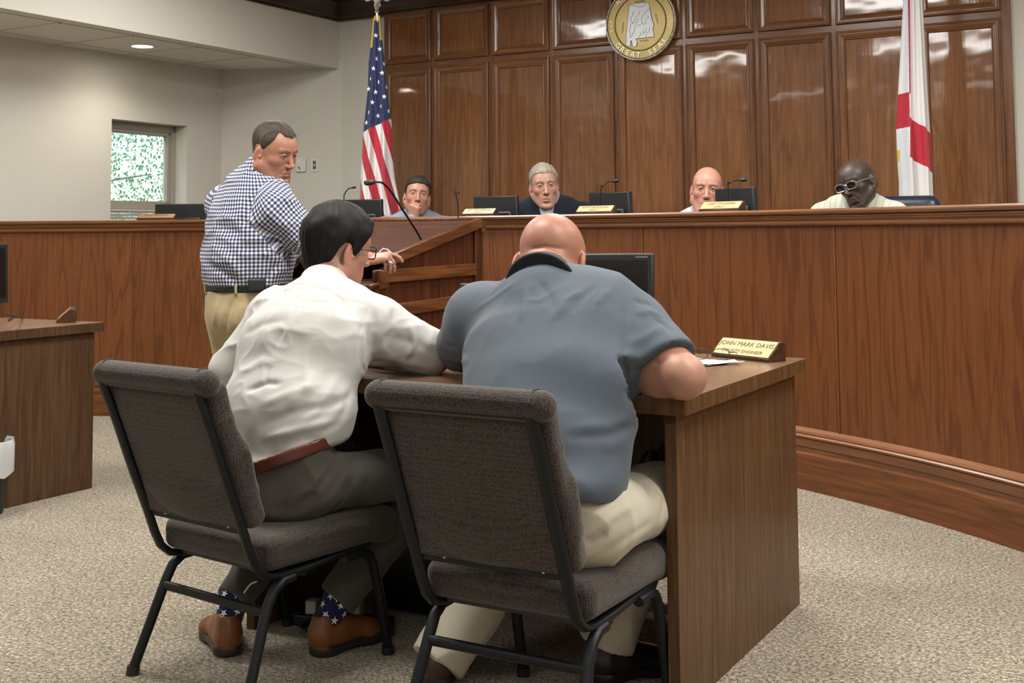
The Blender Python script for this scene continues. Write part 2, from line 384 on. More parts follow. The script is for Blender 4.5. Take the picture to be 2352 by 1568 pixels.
# tree outside: trunk, branches and a crown of leaves
def leafmat():
    m, n, l, b = new_mat('leaves')
    oi = n.new('ShaderNodeTexCoord'); t = n.new('ShaderNodeTexNoise'); t.inputs['Scale'].default_value = 9; l.new(oi.outputs['Object'], t.inputs['Vector'])
    r = n.new('ShaderNodeValToRGB'); l.new(t.outputs['Fac'], r.inputs[0])
    r.color_ramp.elements[0].position = .3; r.color_ramp.elements[0].color = (.10, .24, .13, 1)
    r.color_ramp.elements[1].position = .7; r.color_ramp.elements[1].color = (.34, .50, .34, 1)
    l.new(r.outputs[0], b.inputs['Base Color']); b.inputs['Roughness'].default_value = .35
    b.inputs['Transmission Weight'].default_value = .0
    tr = n.new('ShaderNodeBsdfTranslucent'); tr.inputs[0].default_value = (.45, .75, .35, 1)
    mx = n.new('ShaderNodeMixShader'); mx.inputs[0].default_value = .4
    l.new(b.outputs[0], mx.inputs[1]); l.new(tr.outputs[0], mx.inputs[2]); l.new(mx.outputs[0], n['Material Output'].inputs[0])
    return m
tree = thing('tree', 'sunlit leafy green tree seen through the small window', 'tree', W(-11.0, 8.8, -.4), -TH)
MB().tube([(0, 0, 0), (.05, .02, 1.2), (.0, .1, 2.6), (.1, .15, 4.0)], [.16, .13, .1, .05], 10).obj('trunk', plain('bark', (.35, .33, .30), .9, noise=.3, nscale=30), tree, smooth=True)
rng = np.random.default_rng(3)
brm = MB()
for k in range(14):
    a = rng.uniform(0, 2 * PI); z = rng.uniform(.9, 3.4); L = rng.uniform(.9, 1.7)
    brm.tube([(0, .05, z), (math.cos(a) * L * .5, math.sin(a) * L * .5, z + .25), (math.cos(a) * L, math.sin(a) * L, z + .35)], [.035, .022, .008], 6)
brm.obj('branches', bpy.data.materials['bark'], tree, smooth=True)
lv = MB()
for k in range(15000):
    while True:
        q = rng.uniform(-1, 1, 3)
        if q @ q < 1: break
    c = Vector((q[0] * 1.6, q[1] * 2.3, 2.0 + q[2] * 1.9))
    d = Vector(rng.normal(size=3)).normalized(); e_ = d.orthogonal().normalized(); s_ = rng.uniform(.013, .030)
    lv.add([c - d * s_, c + e_ * s_ * .45 + Vector((0, 0, .008)), c + d * s_, c - e_ * s_ * .45], [(0, 1, 2, 3)])
tag(lv.obj('foliage', leafmat(), tree), kind='stuff')
struct('ground_outside', MB().box(-30, -7.6, -15, 25, -.5, -.4), plain('grass_ground', (.16, .25, .08), .9, noise=.3, nscale=4))

# alcove ceiling: grid and single tiles
ca = empty('ceiling_alcove', (0, 0, 0), -TH); ca['kind'] = 'structure'
MB().box(-7.25, SL - .09, TB, 8.1, 2.56, 2.62).obj('deck', M['ceil'], ca)
grid = MB(); s_l = [-7.08 + .0, -6.92, -6.31]; 
for s in (-6.92, -6.31): grid.box(s - .012, s + .012, TB, 8.0, 2.527, 2.533)
for k in range(21):
    t = TB + .35 + k * .61
    if t < 7.95: grid.box(-7.25, SL - .09, t - .012, t + .012, 2.527, 2.533)
grid.obj('ceiling_grid', M['tbar'], ca)
tile_me = {}
for (sa, sb) in ((-7.25, -6.92), (-6.92, -6.31), (-6.31, SL - .09)):
    for k in range(13, 21):
        ta = TB + .35 + k * .61 - .61; tb = ta + .61
        if tb > 8.05: tb = 8.0
        key = (sa, round(tb - ta, 3))
        if key not in tile_me:
            o = MB().box(sa + .014, sb - .014, .014, tb - ta - .014, 2.531, 2.55).obj('ceiling_tile', M['tile'], ca, bevel=.003)
            tile_me[key] = o; o.location.y = ta
        else:
            c = tile_me[key].copy(); COL.objects.link(c); c.location.y = ta
# recessed can light in the alcove ceiling
pc = PZ(327, 106.5, 2.528)
cl = thing('recessed_light', 'lit round recessed can light in the alcove tile ceiling', 'ceiling light', (pc.x, pc.y, 2.50))
MB().lathe([(.072, .026), (.093, .024), (.098, .028), (.098, .032), (.07, .034)], 40, cap=False).obj('trim_ring', M['white'], cl, smooth=True)
MB().lathe([(.074, .0272), (.0, .0272)], 40).obj('lens', plain('lamp_lens', (1, 1, 1), .5, emit=((1, .93, .80), 9.0)), cl)
def spot(name, loc, e, ang, blend, col, size=.05):
    l = bpy.data.lights.new(name, 'SPOT'); l.energy = e; l.spot_size = math.radians(ang); l.spot_blend = blend; l.color = col; l.shadow_soft_size = size
    o = bpy.data.objects.new(name, l); COL.objects.link(o); o.location = loc; return o
spot('can_light_beam', (pc.x, pc.y, 2.49), 13, 150, .8, (1, .90, .72), .07)
for t in (3.6, 1.4): spot('can_light_beam', W(-6.6, t, 2.49), 15, 150, .8, (1, .90, .72), .07)

# ------------------------------------------------------------------ panelled wall
PL = -5.66; NP = 9; s_n = [-5.715 + .522 * k for k in range(10)]
MB().box(PL, s_n[9] + .035, TF + .012, TF + .03, 0, 2.93).obj('backing', M['oak_v'], wall_front)
def frame_mould(x0, x1, z0, z1):
    prof = [(0, 0), (0, .021), (.005, .026), (.011, .025), (.016, .019), (.020, .019), (.046, .007), (.050, .0095), (.055, .008), (.058, .002), (.058, -.016), (0, -.016)]
    mb = MB(); k = len(prof)
    cs = [(x0, z0, 1, 1), (x1, z0, -1, 1), (x1, z1, -1, -1), (x0, z1, 1, -1)]
    vs = []
    for (x, z, a, b) in cs:
        for (d, h) in prof: vs.append((x + a * d, TF - h, z + b * d))
    for i in range(4):
        j = (i + 1) % 4
        fs = [(i * k + q, i * k + (q + 1) % k, j * k + (q + 1) % k, j * k + q) for q in range(k)]
        mb.f += []
        b0 = 0
        if i == 0: mb.v = [tuple(v) for v in vs]
        for f in fs: mb.f.append(f); mb.m.append(1 if i in (0, 2) else 0)
    return mb
tiers = ((.34, 2.463), (2.511, 2.918))
for k in range(NP):
    x0 = max(s_n[k] + .017, PL + .012); x1 = s_n[k + 1] - .017
    for (z0, z1) in tiers:
        frame_mould(x0, x1, z0, z1).obj('panel_moulding', [M['oak_v'], M['oak_h']], wall_front, smooth=30)
        MB().box(x0 + .05, x1 - .05, TF + .002, TF + .012, z0 + .05, z1 - .05).obj('panel', M['oak'], wall_front)
for k in range(0, 10):
    a = s_n[k]
    if k == 0: a0, a1 = PL, PL + .014
    elif k == 9: a0, a1 = a - .019, a + .04
    else: a0, a1 = a - .019, a + .019
    MB().box(a0, a1, TF, TF + .014, .12, 2.93).obj('stile', M['oak_v'], wall_front, bevel=.002)
for (z0, z1) in ((2.461, 2.513), (.12, .342)):
    MB().box(PL, s_n[9] + .02, TF + .0015, TF + .0135, z0, z1).obj('rail', M['oak_h'], wall_front, bevel=.001)
MB().box(PL - .012, s_n[9] + .042, TF - .012, TF + .03, 0, .12).obj('skirting', M['oak_h'], wall_front, bevel=.004)
# crown mouldings
cp = [(0, 2.905), (.016, 2.905), (.022, 2.925), (.040, 2.935), (.055, 2.96), (.085, 3.005), (.118, 3.03), (.125, 3.05), (.125, 3.10), (0, 3.10)]
struct('trim_1', MB().prism([(TF - d, z) for d, z in cp], SL + .01, SR, 0), M['crown'], smooth=25)
tr2 = MB().prism([(SL + d, z) for d, z in cp], TB, TF - .01, 1)
struct('trim_2', tr2, wood('dark_crown_wood_side', (.022, .010, .006), (.04, .018, .010), (.06, .026, .014), .4, .3, 1), smooth=25)

# ------------------------------------------------------------------ wall devices
def on_alcove(x, y):
    a = np.array([-7.3, 7.525]); b = np.array([SL, 7.965]); d = ray(x, y); n = np.array([-(b - a)[1], (b - a)[0]])
    dd = np.array([float(d @ UR), float(d @ VR)]); k = float(n @ a) / float(n @ dd); return Vector(CAMP + d * k)
ALC = -TH + math.atan2(.44, 1.17)
q = on_alcove(502, 220)
ms = thing('motion_sensor', 'small white motion detector high in the corner of the alcove wall', 'sensor', q, ALC)
MB().prism([(0, -.055), (-.03, -.05), (-.052, -.02), (-.055, .04), (-.045, .055), (0, .055)], -.033, .033, 0).obj('housing', M['white'], ms, bevel=.005)
MB().box(-.02, .02, -.056, -.053, -.012, .03).obj('lens', plain('sensor_lens', (.5, .5, .48), .3), ms)
q = PT(693, 379, TF + .0); q = on_alcove(693, 379)
th_ = thing('thermostat', 'square beige wall box with a small round mark beside the slim wall switch', 'thermostat', q, ALC)
MB().box(-.042, .042, -.025, 0, -.057, .057).obj('cover', M['white'], th_, bevel=.005)
MB().lathe([(.009, 0), (.009, .002), (0, .002)], 16, M=Matrix.Translation((-.016, -.025, -.02)) @ Matrix.Rotation(PI / 2, 4, 'X')).obj('dial', plain('grey_dial', (.2, .2, .19), .4), th_)
MB().box(-.013, -.003, -.0265, -.024, -.038, -.028).obj('button', plain('dark_button', (.05, .05, .05), .4), th_)
q = on_alcove(723, 379)
sw = thing('wall_switch', 'slim white wall plate with a dark slot, right of the beige wall box', 'switch', q, ALC)
MB().box(-.033, .033, -.009, 0, -.055, .055).obj('wall_plate', M['white'], sw, bevel=.003)
MB().box(-.013, .013, -.0115, -.007, -.034, .034).obj('slot', plain('dark_slot', (.10, .10, .09), .4), sw, bevel=.001)
MB().box(-.0085, .0085, -.0135, -.01, -.006, .006).obj('slider', M['white'], sw, bevel=.001)

# ------------------------------------------------------------------ curved dais
DX, DY, DR, DH = -3.139, 2.769, 5.295, 1.272
def dpos(ang, r, z=0.0):
    a = math.radians(ang); return Vector((DX + r * math.sin(a), DY + r * math.cos(a), z))
def dang(px, r=0.0, py=520):
    d = ray(px, py); d = np.array([d[0], d[1]]); d /= np.hypot(*d); b = -(d[0] * DX + d[1] * DY); c = DX * DX + DY * DY - (DR + r) ** 2
    k = -b + math.sqrt(b * b - c); return math.degrees(math.atan2(k * d[0] - DX, k * d[1] - DY))
A0, A1 = -3.3, 99.0
dais = thing('council_dais', 'long curved varnished wooden council dais running across the room', 'dais', dpos(30, DR + .3), 0)
DI = dais.matrix_world.inverted() if False else Matrix.Translation(-dais.location)
def darc(prof, a0, a1, n, name, mat, smooth=25):
    mb = MB().arc([(DR + r, z) for r, z in prof], DX, DY, a0, a1, n)
    mb.v = [tuple(Vector(p) - dais.location) for p in mb.v]
    return mb.obj(name, mat, dais, smooth=smooth)
darc([(0, 0), (0, .160), (.004, .168), (.012, .170), (.05, .170), (.05, 0)], A0, A1, 110, 'plinth', M['dais_p'])
darc([(.022, .168), (.022, .190), (.014, .192), (.012, .226), (.016, .230), (.05, .230), (.05, .168)], A0, A1, 110, 'base_band', M['dais_t'])
darc([(.012, .229), (.006, .233), (.004, .240), (.008, .246), (.012, .247), (.010, .252), (.015, .262), (.026, .268), (.034, .275), (.05, .275), (.05, .229)], A0, A1, 110, 'base_moulding', M['dais_t'])
seams = [-3.25, 6.9, 19.9, 32.9, 45.9, 59.33, 72.7, 86, 98.9]
for a, b in zip(seams[:-1], seams[1:]):
    darc([(.034, .270), (.034, 1.205), (.052, 1.205), (.052, .270)], a + .06, b - .06, max(2, int((b - a) * 1.2)), 'panel', M['dais'])
for a in seams[1:-1]:
    darc([(.030, .272), (.030, 1.205), (.05, 1.205), (.05, .272)], a - .028, a + .028, 1, 'seam_bead', M['dais_t'])
darc([(.034, 1.192), (.024, 1.195), (.012, 1.199), (.007, 1.206), (.008, 1.214), (.014, 1.219), (.012, 1.223), (.004, 1.226), (.002, 1.230), (.006, 1.2335), (.000, 1.2365), (-.001, 1.241), (.004, 1.2445), (-.004, 1.247), (-.012, 1.251),
      (-.016, 1.258), (-.016, 1.264), (-.012, 1.270), (-.004, DH), (.05, DH), (.05, 1.192)], A0, A1, 130, 'top_moulding', M['dais_t'])
darc([(.05, 1.2), (.05, DH), (.175, DH), (.18, DH - .006), (.18, 1.235), (.175, 1.23), (.15, 1.23), (.15, 1.2)], -.7, A1, 110, 'ledge', M['dais_t'])
darc([(.052, .2), (.052, 1.2), (.15, 1.2), (.15, .2)], -.7, A1, 60, 'core', M['dais'])
CT = .985
darc([(.15, CT - .04), (.15, CT), (.50, CT), (.505, CT - .005), (.505, CT - .035), (.50, CT - .04)], 2.5, A1, 60, 'inner_counter', M['dais_t'])
darc([(.15, .22), (.15, .3), (.17, .3), (.17, .22)], 0, A1, 60, 'inner_skirting', M['dais_p'])
PF = .22
pf = MB().arc([(DR + .053, 0), (DR + .053, PF), (DR + 2.9, PF), (DR + 2.9, 0)], DX, DY, 3, 62, 60)
o = pf.obj('floor_platform', M['carpet']); o['kind'] = 'structure'

# ------------------------------------------------------------------ lectern (side faces the room at s = LS)
LS = -3.07
lec = thing('lectern', 'dark wooden lectern with slanted top and railed side in front of the dais', 'lectern', W(LS - .36, 4.66, 0), -TH)
LW = .72; la, lb = 4.20 - 4.66, 5.13 - 4.66; xr = .36; xl = xr - LW
def lbx(x0, x1, y0, y1, z0, z1, nm, m, bv=.003): return MB().box(x0, x1, y0, y1, z0, z1).obj(nm, m, lec, bevel=bv)
zA, zB = .985, 1.235                     # height of the slope at the front and back
def slope(y): return zA + (zB - zA) * (y - la) / (lb - la)
for (x0, x1) in ((xl, xl + .045), (xr - .045, xr)):
    MB().prism([(la, 0), (la + .07, 0), (la + .07, slope(la + .07) - .04), (la, slope(la) - .04)], x0, x1, 0).obj('post', M['lect'], lec, bevel=.003)
    MB().prism([(lb - .07, 0), (lb, 0), (lb, zB), (lb - .07, slope(lb - .07))], x0, x1, 0).obj('post', M['lect'], lec, bevel=.003)
    xi = (x0 + x1) / 2
    MB().prism([(la + .06, .1), (lb - .06, .1), (lb - .06, 1.205), (la + .06, 1.012)], xi - .008, xi + .008, 0).obj('side_panel', M['lect'], lec)
    for (z0, z1, z2, z3) in ((.965, 1.02, .970, 1.028), (.815, .868, .828, .885), (.67, .71, .68, .72), (.1, .2, .1, .2)):
        xa, xb = (x0 - .0, x1 - .004) if x0 < 0 else (x0 + .004, x1 + .006)
        MB().prism([(la + .07, z0), (lb - .068, z2), (lb - .068, z3), (la + .07, z1)], xa, xb, 0).obj('rail', M['lect_h'], lec, bevel=.004)
lbx(xl + .045, xr - .045, lb - .05, lb - .03, .05, zB - .03, 'front_panel', M['lect'])
nx = [(la - .10, zA - .005 + .045), (lb - .055, slope(lb - .055) + .012), (lb - .055, slope(lb - .055) + .047), (la - .115, zA + .055 + .030)]
# slanted reading top with raised side strips
SLA = math.atan2(1.222 - 1.055, 5.06 - 4.34)
y_a, z_a = 4.33 - 4.66, 1.046
MB().prism([(y_a, z_a), (lb - .03, 1.213), (lb - .03, 1.236), (y_a, z_a + .028)], xl - .01, xr + .012, 0).obj('reading_top', M['lect_t'], lec, bevel=.004)
for x0 in (xl - .012, xr - .012):
    MB().prism([(y_a - .005, z_a - .012), (lb - .03, 1.198), (lb - .03, 1.25), (y_a - .005, z_a + .036)], x0, x0 + .028, 0).obj('edge_strip', M['lect_h'], lec, bevel=.004)
MB().prism([(la, zA - .06), (la + .14, zA - .04), (la + .14, zA - .005), (la, zA - .025)], xl, xr, 0).obj('front_ledge', M['lect_h'], lec, bevel=.004)
lbx(xl - .01, xr + .012, lb - .03, lb + .01, zB - .06, zB + .012, 'top_rail', M['lect_h'])

# ------------------------------------------------------------------ desks
def desk(name, label, s0, s1, t0, t1, H, ov, mats, panels=(True, True)):
    d = thing(name, label, 'desk', W((s0 + s1) / 2, (t0 + t1) / 2, 0), -TH)
    hx, hy = (s1 - s0) / 2, (t1 - t0) / 2
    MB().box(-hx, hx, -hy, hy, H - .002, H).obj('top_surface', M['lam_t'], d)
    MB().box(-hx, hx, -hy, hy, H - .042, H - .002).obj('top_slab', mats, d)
    for x0 in (-hx + ov, hx - ov - .03):
        MB().box(x0, x0 + .03, -hy + .02, hy - ov, 0, H - .042).obj('end_panel', mats, d)
        MB().box(x0 - .001, x0 + .031, -hy + .02, hy - ov - .001, H - .066, H - .042).obj('shadow_rail', mats, d)
    MB().box(-hx + ov + .03, hx - ov - .03, hy - .2, hy - .18, .30, H - .042).obj('modesty_panel', mats, d)
    return d, hx, hy
HD = .768
pr = PZ(1849.5, 822.5, HD); pn = PZ(1572.5, 917, HD)
sR = (rst(pr)[0] + rst(pn)[0]) / 2; tF = rst(pr)[1]; tN = rst(pn)[1]
deskR, dhx, dhy = desk('desk', 'brown laminate desk where the two seated men lean, right foreground', sR - 1.45, sR, tN, tF, HD, .030, M['lam'])
MB().box(-dhx + .07, dhx - .07, dhy - .17, dhy - .13, .16, .31).obj('cable_tray', M['blackp'], deskR, bevel=.004)
pr2 = PZ(239, 739.5, HD)
s2, t2 = rst(pr2)
deskL, lhx, lhy = desk('desk', 'brown laminate desk at the left edge of the room, before the dais', s2 - 1.5, s2, t2 - 1.05, t2, HD, .03, M['lam_d'])
# ------------------------------------------------------------------ signed-distance modelling for figures
def _n(v): v = np.asarray(v, float); return v / (np.linalg.norm(v) + 1e-12)
class Vol:
    def __init__(s, lo, hi, h):
        s.lo = np.array(lo, float); s.h = h
        s.n = np.ceil((np.array(hi, float) - s.lo) / h).astype(int) + 1
        s.a = np.full(s.n, .3, np.float32)
    def _sub(s, lo, hi):
        i0 = np.clip(np.floor((lo - s.lo) / s.h).astype(int), 0, s.n); i1 = np.clip(np.ceil((hi - s.lo) / s.h).astype(int) + 1, 0, s.n)
        if np.any(i1 <= i0): return None, None
        ax = [(s.lo[k] + s.h * np.arange(i0[k], i1[k])).astype(np.float32) for k in range(3)]
        return (slice(i0[0], i1[0]), slice(i0[1], i1[1]), slice(i0[2], i1[2])), (ax[0][:, None, None], ax[1][None, :, None], ax[2][None, None, :])
    def op(s, prim, k=.01, mode='add'):
        fn, lo, hi = prim; m = k + .03
        sl, g = s._sub(np.array(lo) - m, np.array(hi) + m)
        if sl is None: return s
        d = fn(*g); a = s.a[sl]
        if mode == 'add':
            if k > 0:
                h = np.clip(.5 + .5 * (a - d) / k, 0, 1); r = a + (d - a) * h - k * h * (1 - h)
            else: r = np.minimum(a, d)
        elif mode == 'cut':
            d = -d
            h = np.clip(.5 - .5 * (a - d) / k, 0, 1); r = a + (d - a) * h + k * h * (1 - h)
        else:   # keep: intersect
            h = np.clip(.5 - .5 * (a - d) / k, 0, 1); r = a + (d - a) * h + k * h * (1 - h)
        s.a[sl] = r; return s
    def add(s, *pr, k=.01):
        for p in pr: s.op(p, k)
        return s
    def cut(s, *pr, k=.005):
        for p in pr: s.op(p, k, 'cut')
        return s
    def plane_keep(s, p, nrm, k=.004):
        # keep the half space behind the plane (n.(x-p) < 0)
        n = _n(nrm); p = np.asarray(p, float)
        _, g = s._sub(s.lo, s.lo + s.h * (s.n - 1) )
        d = (g[0] - p[0]) * n[0] + (g[1] - p[1]) * n[1] + (g[2] - p[2]) * n[2]
        h = np.clip(.5 - .5 * (s.a - d) / k, 0, 1); s.a = (s.a + (d - s.a) * h + k * h * (1 - h)).astype(np.float32); return s
    def mesh(s, smooth=1):
        a = s.a.copy()
        a[0] = a[-1] = .1; a[:, 0] = a[:, -1] = .1; a[:, :, 0] = a[:, :, -1] = .1
        ins = a < 0
        c = np.zeros(np.array(a.shape) - 1, np.uint8)
        for dx in (0, 1):
            for dy in (0, 1):
                for dz in (0, 1):
                    c += ins[dx:a.shape[0] - 1 + dx, dy:a.shape[1] - 1 + dy, dz:a.shape[2] - 1 + dz]
        act = (c > 0) & (c < 8)
        idx = np.argwhere(act); nv = len(idx)
        ids = np.full(act.shape, -1, np.int64); ids[act] = np.arange(nv)
        acc = np.zeros((nv, 3)); cnt = np.zeros(nv)
        corners = [(x, y, z) for x in (0, 1) for y in (0, 1) for z in (0, 1)]
        vals = {q: a[idx[:, 0] + q[0], idx[:, 1] + q[1], idx[:, 2] + q[2]].astype(float) for q in corners}
        for q in corners:
            for k in range(3):
                if q[k] == 0:
                    r = list(q); r[k] = 1; r = tuple(r)
                    va, vb = vals[q], vals[r]; m = (va < 0) != (vb < 0)
                    t = np.where(m, va / np.where(m, va - vb, 1), 0)
                    p = np.tile(np.array(q, float), (nv, 1)); p[:, k] += t
                    acc[m] += p[m]; cnt[m] += 1
        V = s.lo + s.h * (idx + acc / cnt[:, None])
        F = []
        for k in range(3):
            s0 = [slice(1, -1)] * 3; s0[k] = slice(0, -1); s1 = [slice(1, -1)] * 3; s1[k] = slice(1, None)
            A = ins[tuple(s0)]; B = ins[tuple(s1)]
            e = np.argwhere(A != B)
            if not len(e): continue
            flip = A[e[:, 0], e[:, 1], e[:, 2]]
            off = np.array([1, 1, 1]); off[k] = 0
            e = e + off
            u, w = [(1, 2), (2, 0), (0, 1)][k]
            du = np.zeros(3, int); du[u] = 1; dw = np.zeros(3, int); dw[w] = 1
            q = [e - du - dw, e - dw, e, e - du]
            q = np.stack([ids[x[:, 0], x[:, 1], x[:, 2]] for x in q], 1)
            q[~flip] = q[~flip][:, ::-1]
            F.append(q)
        F = np.concatenate(F)
        F = F[(F >= 0).all(1)]
        if smooth: V = lap(V, F, smooth)
        return V, F
def lap(V, F, it=1, lam=.5):
    E = np.concatenate([F[:, [i, (i + 1) % 4]] for i in range(4)])
    i = np.concatenate([E[:, 0], E[:, 1]]); j = np.concatenate([E[:, 1], E[:, 0]])
    n = len(V); deg = np.bincount(i, minlength=n).astype(float); deg[deg == 0] = 1
    for _ in range(it):
        S = np.stack([np.bincount(i, weights=V[j, k], minlength=n) for k in range(3)], 1) / deg[:, None]
        V = V + (S - V) * lam
    return V
def vnormals(V, F):
    a, b, c, d = (V[F[:, k]] for k in range(4))
    n = np.cross(c - a, d - b); N = np.zeros_like(V)
    for k in range(4):
        for q in range(3): N[:, q] += np.bincount(F[:, k], weights=n[:, q], minlength=len(V))
    return N / (np.linalg.norm(N, axis=1)[:, None] + 1e-12)
# primitives return (distance function, low corner, high corner)
def cone(a, b, ra, rb):
    a = np.asarray(a, float); b = np.asarray(b, float); ab = b - a; L = ab @ ab + 1e-12
    def fn(x, y, z):
        t = np.clip(((x - a[0]) * ab[0] + (y - a[1]) * ab[1] + (z - a[2]) * ab[2]) / L, 0, 1)
        return np.sqrt((x - a[0] - t * ab[0]) ** 2 + (y - a[1] - t * ab[1]) ** 2 + (z - a[2] - t * ab[2]) ** 2) - (ra + (rb - ra) * t)
    r = max(ra, rb); return fn, np.minimum(a, b) - r, np.maximum(a, b) + r
def econe(a, b, ra, rb, side):
    # elliptical section: ra/rb = (half width along side, half depth)
    a = np.asarray(a, float); b = np.asarray(b, float); ab = b - a; L = ab @ ab + 1e-12; d = ab / math.sqrt(L)
    e1 = _n(np.asarray(side, float) - d * (np.asarray(side, float) @ d)); e2 = np.cross(d, e1)
    def fn(x, y, z):
        X, Y, Z = x - a[0], y - a[1], z - a[2]
        t = np.clip((X * ab[0] + Y * ab[1] + Z * ab[2]) / L, 0, 1)
        X = X - t * ab[0]; Y = Y - t * ab[1]; Z = Z - t * ab[2]
        r1 = ra[0] + (rb[0] - ra[0]) * t; r2 = ra[1] + (rb[1] - ra[1]) * t; rm = np.minimum(r1, r2)
        c1 = X * e1[0] + Y * e1[1] + Z * e1[2]; c2 = X * e2[0] + Y * e2[1] + Z * e2[2]; c3 = X * d[0] + Y * d[1] + Z * d[2]
        m = np.sqrt((c1 / r1) ** 2 + (c2 / r2) ** 2 + (c3 / rm) ** 2)
        return (m - 1) * rm
    r = max(*ra, *rb); return fn, np.minimum(a, b) - r, np.maximum(a, b) + r
def ell(c, rad, R=None):
    c = np.asarray(c, float); rad = np.asarray(rad, float); R = np.eye(3) if R is None else np.asarray(R, float)
    def fn(x, y, z):
        X, Y, Z = x - c[0], y - c[1], z - c[2]
        q = [(X * R[0, k] + Y * R[1, k] + Z * R[2, k]) / rad[k] for k in range(3)]
        return (np.sqrt(q[0] ** 2 + q[1] ** 2 + q[2] ** 2) - 1) * rad.min()
    r = rad.max(); return fn, c - r, c + r
def rbox(c, half, rr, R=None):
    c = np.asarray(c, float); half = np.asarray(half, float); R = np.eye(3) if R is None else np.asarray(R, float)
    def fn(x, y, z):
        X, Y, Z = x - c[0], y - c[1], z - c[2]
        q = [np.abs(X * R[0, k] + Y * R[1, k] + Z * R[2, k]) - half[k] + rr for k in range(3)]
        o = np.sqrt(sum(np.maximum(v, 0) ** 2 for v in q)); return o + np.minimum(np.maximum(np.maximum(q[0], q[1]), q[2]), 0) - rr
    r = np.linalg.norm(half) + .001; return fn, c - r, c + r
def rotm(az, pitch=0, roll=0):
    # columns: right, forward, up. az clockwise from +Y (degrees); pitch > 0 looks up; roll > 0 leans to own right
    a, p, r = (math.radians(q) for q in (az, pitch, roll))
    f = np.array([math.sin(a) * math.cos(p), math.cos(a) * math.cos(p), math.sin(p)]); rt = np.array([math.cos(a), -math.sin(a), 0])
    u = np.cross(rt, f); rt2 = rt * math.cos(r) - u * math.sin(r); u2 = np.cross(rt2, f)
    return np.stack([rt2, f, u2], 1)
def vnoise(p, seed=0):
    p = np.asarray(p, float); i = np.floor(p).astype(np.int64); f = p - i; f = f * f * (3 - 2 * f)
    def hsh(a, b, c):
        n = (a * 374761393 + b * 668265263 + c * 2147483647 + seed * 1274126177) & 0xffffffff
        n = ((n ^ (n >> 13)) * 1274126177) & 0xffffffff
        return ((n ^ (n >> 16)) & 0xffff) / 65535.0
    r = 0
    for dx in (0, 1):
        for dy in (0, 1):
            for dz in (0, 1):
                w = (f[:, 0] if dx else 1 - f[:, 0]) * (f[:, 1] if dy else 1 - f[:, 1]) * (f[:, 2] if dz else 1 - f[:, 2])
                r = r + w * hsh(i[:, 0] + dx, i[:, 1] + dy, i[:, 2] + dz)
    return r
def folds(V, F, amp, scale, st=(1, 1, 1), seed=0, sharp=2.0):
    # sharp-crested cloth folds from ridged noise
    q = V * scale * np.array(st); w = np.stack([vnoise(q * .7, seed + k) for k in (1, 2, 3)], 1) * .9
    r = 1 - np.abs(2 * vnoise(q + w, seed) - 1); r = r ** sharp - .33
    return V + vnormals(V, F) * (amp * r)[:, None]
def make(name, V, F, mat, parent=None, col=None, uv=None, smooth=True):
    me = bpy.data.meshes.new(name)
    off = np.zeros(3)
    if parent is not None: off = np.array(parent.matrix_basis.translation)
    V = np.asarray(V) - off
    F = np.asarray(F)
    me.vertices.add(len(V)); me.vertices.foreach_set('co', V.astype(np.float32).ravel())
    k = F.shape[1]
    me.loops.add(len(F) * k); me.loops.foreach_set('vertex_index', F.astype(np.int32).ravel())
    me.polygons.add(len(F)); me.polygons.foreach_set('loop_start', np.arange(0, len(F) * k, k, dtype=np.int32))
    try: me.polygons.foreach_set('loop_total', np.full(len(F), k, np.int32))
    except Exception: pass
    me.polygons.foreach_set('use_smooth', np.full(len(F), smooth))
    me.update(calc_edges=True); me.validate()
    if col is not None:
        at = me.color_attributes.new('Col', 'FLOAT_COLOR', 'POINT')
        c = np.ones((len(V), 4), np.float32); c[:, :3] = col; at.data.foreach_set('color', c.ravel())
    if uv is not None:
        l = me.uv_layers.new(name='UVMap'); l.data.foreach_set('uv', np.asarray(uv, np.float32).ravel())
    me.materials.append(mat)
    o = bpy.data.objects.new(name, me); COL.objects.link(o)
    if parent is not None: o.parent = parent
    return o
def merge(parts):
    V = []; F = []; C = []; b = 0
    for v, f, c in parts:
        V.append(v); F.append(f + b); C.append(np.broadcast_to(np.asarray(c, float), (len(v), 3))); b += len(v)
    return np.concatenate(V), np.concatenate(F), np.concatenate(C)
def creases(V, F, strokes):
    """push soft ridges (+) and folds (-) into a cloth surface; each stroke is drawn on the side the eye point faces"""
    if not strokes: return V
    bvh = BVHTree.FromPolygons([tuple(p) for p in V], [tuple(int(i) for i in f) for f in F])
    N = vnormals(V, F); D = np.zeros(len(V))
    for st in strokes:
        pts, amp, wid = st[0], st[1], st[2]
        sm = []
        for i in range(len(pts) - 1):
            for q in np.linspace(0, 1, 14, endpoint=(i == len(pts) - 2)): sm.append((pts[i][0] * (1 - q) + pts[i + 1][0] * q, pts[i][1] * (1 - q) + pts[i + 1][1] * q))
        hits = []
        for k, (x, y) in enumerate(sm):
            d = Vector(ray(x, y)).normalized(); h = bvh.ray_cast(Vector(CAMP), d)
            if h[0] is not None: hits.append((np.array(h[0]), min(1, 4 * min(k + .6, len(sm) - k - .4) / len(sm))))
        if not hits: continue
        H = np.array([h[0] for h in hits]); Wt = np.array([h[1] for h in hits])
        lo = H.min(0) - 3 * wid; hi = H.max(0) + 3 * wid
        sel = np.where(((V > lo) & (V < hi)).all(1))[0]
        if not len(sel): continue
        d2 = ((V[sel][:, None, :] - H[None]) ** 2).sum(2); j = d2.argmin(1); m = d2[np.arange(len(sel)), j]
        D[sel] += amp * Wt[j] * np.exp(-m / (wid * wid))
    return V + N * D[:, None]
